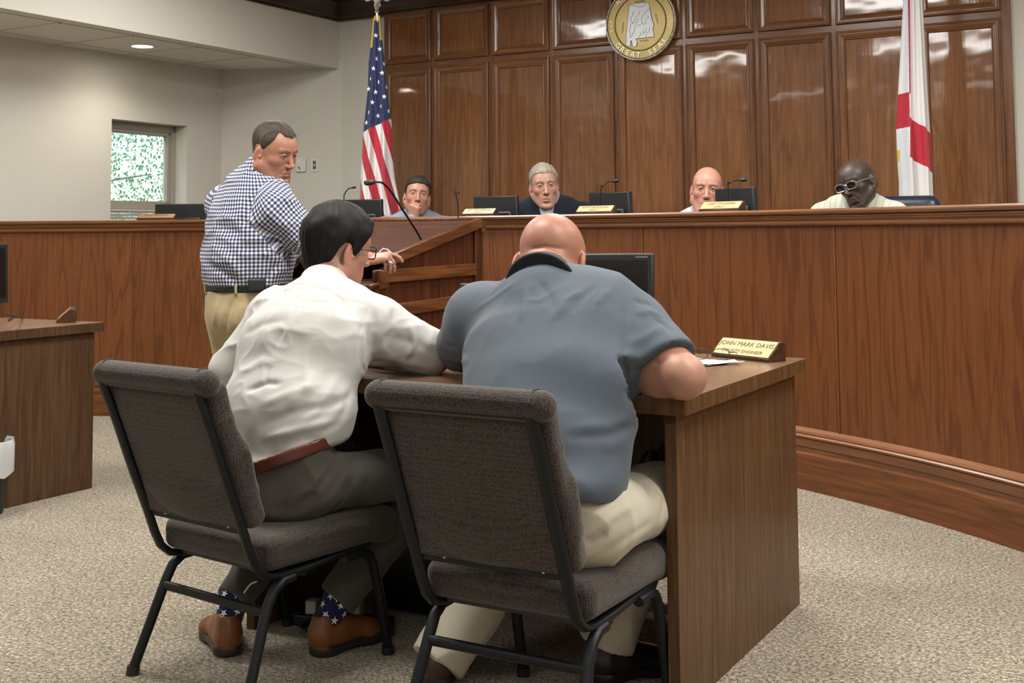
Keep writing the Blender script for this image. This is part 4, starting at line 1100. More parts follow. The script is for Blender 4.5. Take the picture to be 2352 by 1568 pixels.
fdR = _n(a_hR - a_eR); fdL = _n(a_hL - a_eL)
bodyA.append(hand(a_hR + fdR * .02, frame(fdR, ZZ), 1, ((20, 30, 20),) * 4, .95, (.39, .20, .14), fore=a_hR - fdR * .06))
bodyA.append(hand(a_hL + fdL * .02, frame(fdL, ZZ), 1, ((25, 40, 25),) * 4, .95, (.39, .20, .14), fore=a_hL - fdL * .06))
Vb, Fb, Cb = merge(bodyA); make('body', Vb, Fb, M['skin'], pA, Cb)
lineA = [(0, .086), (25, .086), (42, .072), (55, .035), (66, .0), (74, -.030), (80, -.032), (85, -.005), (92, .030), (104, .032), (116, -.005), (128, -.052), (145, -.072), (180, -.078)]
Vh, Fh, Ch = hair(hA, RA, 1.03, lineA, (.0065, .0050, .0042), thick=.021, rough=.0022, top=.006, fr=.002, amp2=.008, fade=.024, side=.15)
hr = make('hair', Vh, Fh, M['hair'], pA, Ch)
sv = strands(Vh, Fh, Ch, hA, RA, 1.03, 500, .03, .0005, 4, .0)
tag(make('loose_hair', *sv[:2], M['hair'], hr, sv[2]), kind='stuff'); bpy.data.objects['loose_hair'].location = -Vector(pA.location)
collar('collar', pA, a_c7 + A((0, 0, -.03)), hA, RA, 1.02, .060, .0, .080, M['cloth'], WHITE, (-.05, -.10, 0), (0, 0, 0), .016)
# trousers, belt
a_kR = A(W(-2.02, 3.10, .475)); a_kL = A(W(-2.43, 3.12, .475)); shR = A(PZ(708, 1513, 0)); shL = A(PZ(532, 1515, 0)); azR, azL = 43, -24
dsR = A((math.sin(math.radians(azR)), math.cos(math.radians(azR)), 0)); dsL = A((math.sin(math.radians(azL)), math.cos(math.radians(azL)), 0))
a_aR = shR + dsR * .080 + A((0, 0, .125)); a_aL = shL + dsL * .068 + A((0, 0, .125))
hipR = A(W(-2.175, 2.68, .495)); hipL = A(W(-2.37, 2.68, .495))
lo, hi = bbox_of([a_pel, a_kR, a_kL, a_aR, a_aL], .14); lo[2] = .05
v = Vol(lo, hi, .0065)
v.add(econe(a_pel + A((0, 0, -.01)), a_pel + A((0, 0, .12)), (.190, .130), (.186, .126), sideA), econe(hipR - V3 * .03, hipL - V3 * .03, (.105, .075), (.105, .075), V3), k=.04)
v.add(econe(hipR, a_kR, (.092, .078), (.075, .070), sideA), econe(hipL, a_kL, (.092, .078), (.075, .070), sideA), k=.04)
v.add(cone(a_kR, a_aR, .072, .058), cone(a_kL, a_aL, .072, .052), k=.02)
dR = _n(a_aR - a_kR); dL = _n(a_aL - a_kL)
tp = v.a.copy()
v.plane_keep(a_pel + A((0, 0, .045)), NA, k=.01)
for (ank, dd) in ((a_aR, dR), (a_aL, dL)):
    ax = [(v.lo[k] + v.h * np.arange(v.n[k])).astype(np.float32) for k in range(3)]
    g0 = (ax[0] - ank[0])[:, None, None]; g1 = (ax[1] - ank[1])[None, :, None]; g2 = (ax[2] - ank[2])[None, None, :]
    dpl = g0 * dd[0] + g1 * dd[1] + g2 * dd[2] + .022
    near = np.sqrt(g0 ** 2 + g1 ** 2 + g2 ** 2) < .16
    v.a = np.where(near, np.maximum(v.a, dpl), v.a)
V, F = v.mesh(2)
V = folds(V, F, .006, 10, (1, 1, 1), 21, 3.0); V = creases(V, F, [([(770, 1065), (740, 1110), (700, 1160)], -.006, .010), ([(800, 1075), (770, 1130), (725, 1175)], .006, .010), ([(820, 1085), (790, 1150), (745, 1190)], -.006, .010),
    ([(745, 1075), (715, 1120), (660, 1165)], .005, .010), ([(850, 1080), (830, 1150), (790, 1200)], -.005, .012), ([(700, 1095), (660, 1140), (620, 1170)], .004, .010)])
make('trousers', V, F, M['cloth'], pA, np.tile(A((.075, .068, .056)), (len(V), 1)))
v = Vol(*bbox_of([a_pel], .22), .005)
v.add(econe(a_pel + A((0, 0, -.06)), a_pel + A((0, 0, .14)), (.196, .136), (.192, .132), sideA), k=.01)
nb_ = NA; v.plane_keep(a_pel + A((0, 0, .066)), nb_, k=.004); v.plane_keep(a_pel + A((0, 0, .030)), -nb_, k=.004)
V, F = v.mesh(1); bt = make('belt', V, F, M['leather'], pA, np.tile(A((.11, .030, .018)), (len(V), 1)))
# socks and shoes
for (ank, dd, nm, sh_) in ((a_aR, dR, 'R', shR + dsR * .062), (a_aL, dL, 'L', shL + dsL * .060)):
    fl = sh_.copy(); fl[2] = .075
    v = Vol(*bbox_of([ank, fl], .10), .0045)
    v.add(cone(ank - dd * .03, fl, .043, .036), k=.02)
    V, F = v.mesh(2); sk = make('sock', V, F, M['cloth'], pA, np.tile(A((.014, .018, .075)), (len(V), 1)))
    cs = [(742, 1387), (775, 1374), (748, 1412), (783, 1390), (806, 1374), (768, 1425), (790, 1410), (760, 1368)] if nm == 'R' else [(516, 1363), (502, 1392), (514, 1408), (544, 1366), (545, 1403), (530, 1385), (520, 1425)]
    stars_on(V, F, cs, .0125, (0, 0, 1), 'star', None, spin=(.2, -.3, .5, 0, -.15))
    for st in [o for o in bpy.data.objects if o.name.split('.')[0] == 'star' and o.parent is None]: st.parent = sk; st.location = -pA.location
shoe(shR, azR, .31, .050, (.20, .068, .02), parent=pA)
shoe(shL, azL, .29, .050, (.20, .068, .02), parent=pA)
# spectacles on the nose
def spectacles(pos, R, sc, col, parent, name='spectacles', lens=True, lw=.026, lh=.019, thick=.0021, mat=None):
    m = mat or plain('dark_spectacle_frame', col, .35); g = MB()
    def L(x, y, z): return Vector(A(pos) + R @ (A((x, y, z)) * sc))
    for sx in (-1, 1):
        ring = []
        for i in range(21):
            a = 2 * PI * i / 20; ca, sa = math.cos(a), math.sin(a); e = .55
            ring.append(L(sx * .033 + lw * math.copysign(abs(ca) ** e, ca), .104 - .10 * abs(ca * lw * (1 if ca * sx > 0 else .1)), .012 + lh * math.copysign(abs(sa) ** e, sa)))
        g.tube(ring, thick, 6, cap=False)
        g.tube([L(sx * (.033 + lw), .098, .018), L(sx * .074, .085, .019), L(sx * .085, .03, .016), L(sx * .086, -.008, .014), L(sx * .083, -.028, -.010)], thick, 6)
    g.tube([L(-.008, .105, .017), L(0, .109, .020), L(.008, .105, .017)], thick, 6)
    o = parent
    if parent is not None: g.v = [tuple(Vector(p) - parent.location) for p in g.v]
    return g.obj(name, m, parent, smooth=True), L
spectacles(hA, RA, 1.02, (.03, .02, .018), pA)

# ---- B: seated bald man in the grey polo
pB = person('seated heavyset bald man in a slate grey polo shirt, seen from behind', W(-1.42, 2.68, 0))
b_pel = A(W(-1.425, 2.615, .50)); b_bel = A(W(-1.43, 2.66, .63)); b_mid = A(W(-1.43, 2.74, .78)); b_ch = A(W(-1.475, 2.84, .88)); b_up = A(W(-1.49, 2.91, .955)); b_c7 = A(P(1245, 632, 3.26))
b_sR = A(P(1452, 768, 3.20)); b_sL = A(P(1108, 735, 3.42)); b_eR = A(P(1570, 862, 3.01)); b_eL = A(W(-1.92, 3.06, .83)); b_hR = A(P(1385, 858, 3.27)); b_hL = A(W(-1.62, 3.22, .81))
sideB = U3
lo, hi = bbox_of([b_pel, b_c7, b_eR, b_eL, b_sL], .22); lo[2] = .44
v = Vol(lo, hi, .0065)
v.add(econe(b_pel + A((0, 0, .03)), b_bel, (.216, .180), (.212, .182), sideB), econe(b_bel, b_mid, (.200, .165), (.222, .150), sideB), econe(b_mid, b_ch, (.235, .150), (.245, .150), sideB), econe(b_ch, b_up, (.245, .150), (.215, .125), sideB), k=.05)
v.add(ell(A(W(-1.425, 2.60, .60)), (.222, .185, .085), np.stack([U3, V3, ZZ], 1)), k=.02)
v.add(econe(b_up, b_c7 + A((0, 0, -.045)), (.17, .105), (.085, .075), sideB), k=.08)
v.add(cone(b_sR, b_c7 + A((.03, 0, -.075)), .085, .06), cone(b_sL, b_c7 + A((-.03, 0, -.075)), .085, .06), k=.06)
sl_d = _n(b_eR - b_sR); slp = b_sR + (b_eR - b_sR) * .72
v.add(cone(b_sR, b_eR, .096, .074), k=.03).add(cone(b_sL, b_eL, .095, .078), k=.075)
ax = [(v.lo[k] + v.h * np.arange(v.n[k])).astype(np.float32) for k in range(3)]
for (pt_, dd) in ((slp, _n(sl_d + A((.0, -.05, -.45)))), (b_sL + (b_eL - b_sL) * .85, _n(b_eL - b_sL))):
    g0 = (ax[0] - pt_[0])[:, None, None]; g1 = (ax[1] - pt_[1])[None, :, None]; g2 = (ax[2] - pt_[2])[None, None, :]
    dpl = g0 * dd[0] + g1 * dd[1] + g2 * dd[2]; near = np.sqrt(g0 ** 2 + g1 ** 2 + g2 ** 2) < .17
    v.a = np.where(near, np.maximum(v.a, dpl), v.a)
v.plane_keep(A(W(-1.40, 2.62, .568)), A((-.12, -.05, -1)), k=.014)
V, F = v.mesh(2)
V = cloth_noise(V, F, .004, 7, 31); V = folds(V, F, .0022, 10, (1, 1, .7), 33, 3.0)
V = creases(V, F, [
    ([(1195, 640), (1140, 680), (1080, 720)], .003, .010), ([(1210, 650), (1205, 700), (1195, 745)], .005, .011), ([(1235, 640), (1262, 680), (1272, 720)], -.004, .010),
    ([(1290, 655), (1240, 690), (1205, 690)], .003, .009), ([(1340, 665), (1300, 690), (1270, 740)], .005, .012), ([(1375, 650), (1330, 690), (1315, 720)], -.004, .010),
    ([(1400, 665), (1370, 700)], .004, .010), ([(1438, 675), (1436, 740), (1432, 830), (1450, 900)], -.004, .006),
    ([(1020, 790), (1050, 800), (1075, 815)], -.005, .010), ([(1010, 815), (1045, 828), (1080, 830)], .005, .010),
    ([(1440, 790), (1480, 775), (1530, 745)], .005, .012), ([(1500, 730), (1525, 745), (1545, 765)], -.005, .008), ([(1445, 860), (1480, 845), (1530, 850)], -.006, .014), ([(1450, 880), (1500, 868), (1545, 840)], .005, .012),
    ([(1455, 720), (1490, 715), (1520, 725)], .004, .010), ([(1455, 690), (1500, 700)], -.004, .010),
    ([(1462, 978), (1400, 1000), (1300, 1005)], -.006, .012), ([(1455, 950), (1400, 975), (1300, 985)], .004, .014), ([(1450, 1010), (1380, 1030)], .003, .014),
    ([(1440, 890), (1452, 930)], -.006, .012)])
polo = (.072, .092, .118)
C = np.tile(A(polo), (len(V), 1)) * (1 + .10 * (vnoise(V * 5, 9) - .5))[:, None]
make('polo_shirt', V, F, M['knit'], pB, C)
hB = A(P(1266, 606, 3.42)); RB = rotm(20, -27, 0)
skB = (.36, .160, .105); bodyB = []
bodyB.append(head(hB, RB, 1.10, skB, neck=b_c7 + A((0, .02, -.03)), age=.5, nr=.068, fat=.008, grid=.0026, scalp=(.37, .158, .105), blush=(.40, .13, .085), wx=1.06))
# two soft folds at the back of the neck
vb = Vol(lo, hi, .010)
vb.add(econe(b_pel, b_ch, (.18, .12), (.18, .11), sideB), econe(b_ch, b_c7, (.16, .1), (.05, .05), sideB), cone(b_sR, b_eR, .06, .055), cone(b_sL, b_eL, .06, .05), k=.03)
Vb, Fb = vb.mesh(1); bodyB.append((Vb, Fb, skB))
v = Vol(*bbox_of([b_eR, b_hR, slp, b_eL, b_hL], .11), .0045)
v.add(cone(b_sR + (b_eR - b_sR) * .5, b_eR - sl_d * .01, .058, .043), cone(b_eR, b_eR + A((.004, -.003, -.004)), .040, .040), k=.04)
fR = _n(b_hR - b_eR); v.add(cone(b_eR + A((0, 0, -.006)), b_eR + fR * .10, .040, .045), cone(b_eR + fR * .09, b_hR, .045, .028), k=.045)
v.add(cone(b_sL + (b_eL - b_sL) * .5, b_eL, .062, .052), cone(b_eL, b_hL, .05, .03), k=.02)
Vb, Fb = v.mesh(2); Cb = np.tile(A((.42, .215, .15)), (len(Vb), 1)) * (1 + .12 * (vnoise(Vb * 40, 6) - .5))[:, None]; bodyB.append((Vb, Fb, Cb))
fL = _n(b_hL - b_eL)
bodyB.append(hand(b_hR, frame(fR, ZZ), -1, ((20, 30, 20),) * 4, 1.0, (.42, .215, .15), fore=b_hR - fR * .05))
bodyB.append(hand(b_hL, frame(fL, ZZ), 1, ((20, 30, 20),) * 4, 1.0, (.42, .215, .15), fore=b_hL - fL * .05))
Vb, Fb, Cb = merge(bodyB); Vb = creases(Vb, Fb, [([(1215, 572), (1250, 566), (1300, 572)], -.004, .006), ([(1210, 583), (1250, 580), (1300, 586)], .003, .006)])
make('body', Vb, Fb, M['skin'], pB, Cb)
collar('collar', pB, b_c7 + A((0, .02, -.03)), hB, RB, 1.10, .068, -.055, .058, M['knit'], (.012, .014, .022), (-.02, -.12, 0), (.22, -.12, 0), .020)
# trousers
b_kR = A(W(-1.292, 3.06, .485)); b_kL = A(W(-1.64, 3.12, .475)); b_aR = A(P(1392, 1475, 3.30)); b_aL = A(P(1005, 1525, 3.28))
hipR = A(W(-1.275, 2.64, .50)); hipL = A(W(-1.53, 2.64, .50))
lo, hi = bbox_of([b_pel, b_kR, b_kL, b_aR, b_aL], .17); lo[2] = .0
v = Vol(lo, hi, .007)
v.add(econe(b_pel + A((0, 0, -.01)), b_pel + A((0, 0, .07)), (.196, .145), (.188, .14), sideB), econe(hipR - V3 * .03, hipL - V3 * .03, (.115, .078), (.115, .078), V3), k=.04)
v.add(econe(hipR, b_kR, (.105, .092), (.088, .082), sideB), econe(hipL, b_kL, (.105, .092), (.088, .082), sideB), k=.04)
v.add(cone(b_kR, b_aR, .082, .074), cone(b_kL, b_aL, .082, .076), k=.02)
ax = [(v.lo[k] + v.h * np.arange(v.n[k])).astype(np.float32) for k in range(3)]
for (ank, kn) in ((b_aR, b_kR), (b_aL, b_kL)):
    dd = _n(ank - kn); g0 = (ax[0] - ank[0])[:, None, None]; g1 = (ax[1] - ank[1])[None, :, None]; g2 = (ax[2] - ank[2])[None, None, :]
    v.a = np.where(np.sqrt(g0 ** 2 + g1 ** 2 + g2 ** 2) < .16, np.maximum(v.a, g0 * dd[0] + g1 * dd[1] + g2 * dd[2]), v.a)
V, F = v.mesh(2); V = folds(V, F, .008, 9, (1, 1, 1), 41, 3.0)
V = creases(V, F, [([(1340, 1170), (1400, 1140), (1410, 1150)], -.008, .010), ([(1330, 1260), (1400, 1190), (1470, 1150)], .006, .010), ([(1440, 1090), (1480, 1110), (1500, 1150)], -.008, .007), ([(1490, 1100), (1525, 1150), (1520, 1200)], -.007, .007),
    ([(1345, 1250), (1395, 1220)], -.008, .008), ([(1470, 1090), (1510, 1130), (1515, 1180)], .006, .009), ([(1360, 1290), (1450, 1230), (1510, 1190)], -.004, .012), ([(990, 1400), (1000, 1460), (985, 1520)], -.006, .010), ([(1330, 1440), (1380, 1460)], -.006, .010)])
make('trousers', V, F, M['cloth'], pB, np.tile(A((.47, .43, .34)), (len(V), 1)))
v = Vol(*bbox_of([b_pel], .25), .006)
v.add(econe(b_pel + A((0, 0, .04)), b_pel + A((0, 0, .075)), (.195, .146), (.191, .142), sideB), k=.01); v.plane_keep(b_pel + A((0, 0, .073)), ZZ); v.plane_keep(b_pel + A((0, 0, .04)), -ZZ)
V, F = v.mesh(1); make('belt', V, F, M['leather'], pB, np.tile(A((.06, .03, .018)), (len(V), 1)))
for (ank, az, cl_) in ((b_aR, 62, (.018, .014, .013)), (b_aL, 12, (.06, .026, .018))):
    dsh = A((math.sin(math.radians(az)), math.cos(math.radians(az)), 0)); hp = ank - dsh * .055; hp[2] = 0
    shoe(hp, az, .31, .054, cl_, (.012, .011, .011), parent=pB)
def loose(hr, V, F, C, pos, R, sc, n, L, w, par):
    sv = strands(V, F, C, pos, R, sc, n, L, w, 3, .03); o = make('loose_hair', sv[0], sv[1], M['hair'], hr, sv[2]); o.location = -Vector(par.location); return tag(o, kind='stuff')
# ---- C: standing man in the gingham shirt
def gingham():
    m, n, l, b = new_mat('navy_gingham')
    uv = n.new('ShaderNodeUVMap'); sp = n.new('ShaderNodeSeparateXYZ'); l.new(uv.outputs[0], sp.inputs[0])
    band = []
    for k in (0, 1):
        f = n.new('ShaderNodeMath'); f.operation = 'FRACT'; l.new(sp.outputs[k], f.inputs[0])
        g = n.new('ShaderNodeMath'); g.operation = 'GREATER_THAN'; g.inputs[1].default_value = .5; l.new(f.outputs[0], g.inputs[0]); band.append(g.outputs[0])
    ad = n.new('ShaderNodeMath'); ad.operation = 'ADD'; l.new(band[0], ad.inputs[0]); l.new(band[1], ad.inputs[1])
    r = n.new('ShaderNodeValToRGB'); dv = n.new('ShaderNodeMath'); dv.operation = 'MULTIPLY'; dv.inputs[1].default_value = .5; l.new(ad.outputs[0], dv.inputs[0]); l.new(dv.outputs[0], r.inputs[0])
    r.color_ramp.interpolation = 'CONSTANT'; e = r.color_ramp.elements
    e[0].position = 0; e[0].color = (.70, .70, .68, 1); e[1].position = .75; e[1].color = (.022, .026, .075, 1); q = e.new(.25); q.color = (.20, .215, .30, 1)
    l.new(r.outputs[0], b.inputs['Base Color']); b.inputs['Roughness'].default_value = .85; b.inputs['Specular IOR Level'].default_value = .2
    return m
M['gingham'] = gingham()
pC = person('standing man in navy gingham shirt and khaki trousers, leaning on the lectern', P(566, 700, 5.16) * 1.0)
pC.location.z = 0
CY = 5.16; azC = 46
cF = A((math.sin(math.radians(azC)), math.cos(math.radians(azC)), 0)); cS = A((cF[1], -cF[0], 0))
def cp_(x, y, dy=0.0): return A(P(x, y, CY + dy))
c_pel = cp_(567, 712); c_bel = cp_(567, 649); c_mid = cp_(572, 590); c_ch = cp_(578, 510); c_up = cp_(588, 445); c_c7 = cp_(590, 400, -.01)
c_sR = cp_(636, 482, -.14); c_sL = cp_(520, 470, .14); c_eR = cp_(716, 562, -.12); c_hR = cp_(848, 594, -.04); c_eL = c_sL + A((.05, .10, -.26)); c_hL = c_eL + cF * .24 + A((0.02, 0, .02))
lo, hi = bbox_of([c_bel, c_c7, c_sR, c_sL, c_eR, c_eL, c_hR, c_hL], .20); lo[2] = c_bel[2] - .09
v = Vol(lo, hi, .007)
v.add(econe(c_bel + A((0, 0, -.03)), c_mid, (.192, .165), (.205, .175), cS), econe(c_mid, c_ch, (.205, .175), (.205, .160), cS), econe(c_ch, c_up, (.205, .160), (.185, .120), cS), k=.05)
v.add(econe(c_up, c_c7 + A((0, 0, -.02)), (.13, .09), (.07, .068), cS), k=.06)
v.add(cone(c_sR, c_c7 + A((0, 0, -.05)), .070, .05), cone(c_sL, c_c7 + A((0, 0, -.05)), .078, .06), k=.05)
v.add(cone(c_sR, c_eR, .088, .070), cone(c_sL, c_eL, .085, .065), k=.03)
v.add(cone(c_eR, c_hR - _n(c_hR - c_eR) * .05, .064, .042), cone(c_eL, c_hL, .06, .042), k=.02)
v.plane_keep(c_bel + A((0, 0, -.012)), -ZZ, k=.012)
fl = _n(c_hR - c_eR); 
ax = [(v.lo[k] + v.h * np.arange(v.n[k])).astype(np.float32) for k in range(3)]
pt_ = c_hR - fl * .03; g0 = (ax[0] - pt_[0])[:, None, None]; g1 = (ax[1] - pt_[1])[None, :, None]; g2 = (ax[2] - pt_[2])[None, None, :]
v.a = np.where(np.sqrt(g0 ** 2 + g1 ** 2 + g2 ** 2) < .09, np.maximum(v.a, g0 * fl[0] + g1 * fl[1] + g2 * fl[2]), v.a)
V, F = v.mesh(2)
V0 = V.copy()
V = cloth_noise(V, F, .006, 8, 51, (1, 1, .7)); V = folds(V, F, .010, 8, (1, 1, 1.5), 52, 3.0)
V = creases(V, F, [([(545, 500), (575, 520), (630, 545), (680, 565)], -.012, .016), ([(585, 430), (572, 480), (560, 520)], -.006, .012), ([(480, 560), (530, 600), (560, 640)], .008, .018), ([(470, 600), (520, 630), (545, 650)], -.008, .014),
    ([(600, 470), (640, 510), (680, 540)], .008, .016), ([(640, 450), (670, 490), (690, 520)], -.006, .014), ([(640, 600), (620, 630), (610, 650)], -.008, .014), ([(520, 410), (515, 480), (505, 560)], .004, .010), ([(500, 520), (560, 540)], -.006, .016), ([(600, 580), (650, 600)], .008, .018)])
# cloth coordinates per face: body from a vertical axis, sleeves along the arm
PER = .0157
fc = V0[F].mean(1)
def segd(p, a, b):
    ab = b - a; t = np.clip(((p - a) @ ab) / (ab @ ab), 0, 1); return np.linalg.norm(p - a - t[:, None] * ab, axis=1), t
dT = np.abs(np.linalg.norm((fc - c_mid) @ np.stack([cS, cF], 1) / np.array([1, .8]), axis=1)) - .21
own = np.zeros(len(F), int)
for k, (a, b) in ((1, (c_sR, c_eR)), (2, (c_eR, c_hR)), (3, (c_sL, c_eL)), (4, (c_eL, c_hL))):
    d, t = segd(fc, a, b); out = ((fc - c_ch) @ (cS if k < 3 else -cS)) > (.165 + .25 * np.maximum(0, c_ch[2] - fc[:, 2]))
    if k in (2, 4): out = d < .085
    own = np.where((d < .125) & out & ((fc - c_ch) @ (cS if k < 3 else -cS) > .12), k, own)
def uvs(P_, k, ref):
    if k == 0:
        q = P_ - c_mid; x = q @ cS; y = q @ cF
        an = np.arctan2(x, -y); an0 = np.arctan2(ref @ cS, -(ref @ cF)) if ref is not None else an
        an = an + 2 * PI * np.round((an0 - an) / (2 * PI)); return np.stack([an * .195 / PER, q[..., 2] / PER], -1)
    a, b = {1: (c_sR, c_eR), 2: (c_eR, c_hR), 3: (c_sL, c_eL), 4: (c_eL, c_hL)}[k]
    d = _n(b - a); e1 = _n(np.cross(d, ZZ)); e2 = np.cross(d, e1); q = P_ - a; an = np.arctan2(q @ e1, q @ e2); r = q if ref is None else ref
    an0 = np.arctan2(r @ e1, r @ e2); an = an + 2 * PI * np.round((an0 - an) / (2 * PI)); return np.stack([an * .078 / PER, (q @ d) / PER], -1)
UV = np.zeros((len(F), 4, 2)); PV = V0[F]
for k in range(5):
    m = own == k
    if not m.any(): continue
    org = c_mid if k == 0 else {1: c_sR, 2: c_eR, 3: c_sL, 4: c_eL}[k]
    for c in range(4): UV[m, c] = uvs(PV[m, c], k, (fc[m] - org))
make('gingham_shirt', V, F, M['gingham'], pC, None, UV.reshape(-1, 2))
hC = cp_(629, 352, -.05); RC = rotm(122, -20, 5); skC = (.37, .178, .118)
bodyC = [head(hC, RC, 1.0, skC, neck=c_c7 + A((0, 0, -.04)), age=.9, fat=.006, grid=.0021, nr=.062, lid=.0022, blush=(.43, .16, .105), brow=(.09, .06, .045), iris=(.05, .04, .035), stubble=.15, wx=1.0)]
vb = Vol(lo - A((0, 0, .1)), hi, .010)
vb.add(econe(c_pel, c_ch, (.16, .13), (.16, .12), cS), econe(c_ch, c_c7, (.15, .09), (.05, .05), cS), cone(c_sR, c_eR, .05, .04), cone(c_sL, c_eL, .05, .04), cone(c_eR, c_hR, .04, .03), cone(c_eL, c_hL, .04, .03), k=.03)
Vb, Fb = vb.mesh(1); bodyC.append((Vb, Fb, skC))
hy = _n(cp_(900, 588, -.06) - c_hR); hf = frame(hy, A((.05, -.35, .93)))
bodyC.append(hand(c_hR, hf, -1, ((22, 25, 20), (66, 22, 14), (74, 22, 14), (80, 22, 14)), .98, (.42, .215, .15), fore=c_hR - fl * .10, rf=.034, thumb_dir=(-.75, .62, -.25), spread=.06))
bodyC.append(hand(c_hL, frame(cF, ZZ), 1, ((20, 30, 20),) * 4, .95, (.42, .215, .15), fore=c_hL - cF * .06))
Vb, Fb, Cb = merge(bodyC); make('body', Vb, Fb, M['skin'], pC, Cb)
lineC = [(0, .088), (20, .095), (34, .108), (44, .085), (54, .058), (64, .030), (74, -.002), (80, -.012), (85, -.008), (92, .026), (104, .030), (116, -.005), (128, -.045), (145, -.060), (180, -.062)]
Vh, Fh, Ch = hair(hC, RC, 1.0, lineC, (.060, .046, .035), thick=.009, rough=.0022, top=.004, wx=1.0, fade=.05, swirl=(.0, .10, .10), grey=((.20, .185, .165), lambda q: sstep(.03, -.03, q[:, 2]) * .8))
hr = make('hair', Vh, Fh, M['hair'], pC, Ch); loose(hr, Vh, Fh, Ch, hC, RC, 1.0, 1400, .022, .0005, pC)
# collar of the same cloth
V, F = collar('collar', pC, c_c7 + A((0, 0, -.04)), hC, RC, 1.0, .062, .015, .108, None, None, tuple(cF * .25), (0, 0, 0), .030)
q = V[F] - c_c7; ang = np.arctan2(q @ cS, -(q @ cF)); qm = q.mean(1); cen = np.arctan2(qm @ cS, -(qm @ cF))[:, None]; ang = ang + 2 * PI * np.round((cen - ang) / 2 / PI)
UVc = np.stack([ang * .085 / PER, q[..., 2] / PER], -1); make('collar', V, F, M['gingham'], pC, None, UVc.reshape(-1, 2))
# trousers, belt, loops, holster, shoes
c_kR = c_pel + cS * .10 + cF * .04 + A((0, 0, -.40)); c_kL = c_pel - cS * .10 + cF * .05 + A((0, 0, -.40)); c_aR = A((c_kR[0], c_kR[1], .09)) - cF * .05; c_aL = A((c_kL[0], c_kL[1], .09)) - cF * .05
lo, hi = bbox_of([c_bel, c_kR, c_kL, c_aR, c_aL], .20); v = Vol(lo, hi, .008)
v.add(econe(c_bel + A((0, 0, .0)), c_pel, (.188, .158), (.195, .165), cS), k=.03)
v.add(econe(c_pel + cS * .09 - A((0, 0, .02)), c_kR, (.105, .125), (.075, .085), cS), econe(c_pel - cS * .09 - A((0, 0, .02)), c_kL, (.105, .125), (.075, .085), cS), cone(c_kR, c_aR, .078, .068), cone(c_kL, c_aL, .078, .068), k=.03)
v.plane_keep(c_bel + A((0, 0, .004)), ZZ); v.plane_keep(A((0, 0, .03)), -ZZ)
V, F = v.mesh(2); V = cloth_noise(V, F, .010, 11, 61); V = creases(V, F, [([(540, 680), (520, 730), (510, 790)], -.008, .012), ([(500, 690), (490, 750)], .006, .012), ([(560, 690), (540, 760)], .006, .014)])
make('trousers', V, F, M['cloth'], pC, np.tile(A((.40, .315, .185)), (len(V), 1)))
v = Vol(*bbox_of([c_bel], .26), .006); v.add(econe(c_bel + A((0, 0, -.05)), c_bel + A((0, 0, .01)), (.194, .164), (.193, .163), cS), k=.01); v.plane_keep(c_bel + A((0, 0, .0)), ZZ); v.plane_keep(c_bel + A((0, 0, -.036)), -ZZ)
V, F = v.mesh(1); make('belt', V, F, M['leather'], pC, np.tile(A((.012, .011, .011)), (len(V), 1)))
for an in (-62, -18, 40, 150, 220):
    a = math.radians(an); q = c_bel + cS * .197 * math.sin(a) - cF * .167 * math.cos(a); tn = cS * math.cos(a) + cF * math.sin(a); nn = cS * math.sin(a) - cF * math.cos(a)
    MB().tube([Vector(q + A((0, 0, .004)) - nn * .004 - A(pC.location)), Vector(q + nn * .004 + A((0, 0, -.004)) - A(pC.location)), Vector(q + nn * .004 + A((0, 0, -.034)) - A(pC.location)), Vector(q - nn * .004 + A((0, 0, -.045)) - A(pC.location))], .006, 6, flat=.4, upv=tuple(tn)).obj('belt_loop', plain('khaki_loop', (.40, .315, .185), .9), pC)
a = math.radians(66); q = c_bel + cS * .212 * math.sin(a) - cF * .182 * math.cos(a) + A((0, 0, -.005)) - A(pC.location)
MB().box(-.036, .036, -.012, .012, -.022, .030, M=Matrix.Translation(Vector(q)) @ Matrix.Rotation(-math.radians(azC) + a, 4, 'Z')).obj('phone_holster', M['blackp'], pC, bevel=.008)
for (ank) in (c_aR, c_aL):
    hp = ank - cF * .055; hp[2] = 0; shoe(hp, azC, .30, .052, (.03, .022, .018), (.012, .011, .011), parent=pC)
# wrist watch
w0 = c_hR - fl * .022; ring = []; e1 = _n(np.cross(fl, ZZ)); e2 = np.cross(fl, e1)
MB().tube([Vector(w0 + e1 * .034 * math.cos(2 * PI * k / 20) + e2 * .027 * math.sin(2 * PI * k / 20) - A(pC.location)) for k in range(21)], .0065, 8, cap=False).obj('watch', M['chrome'], pC, smooth=True)

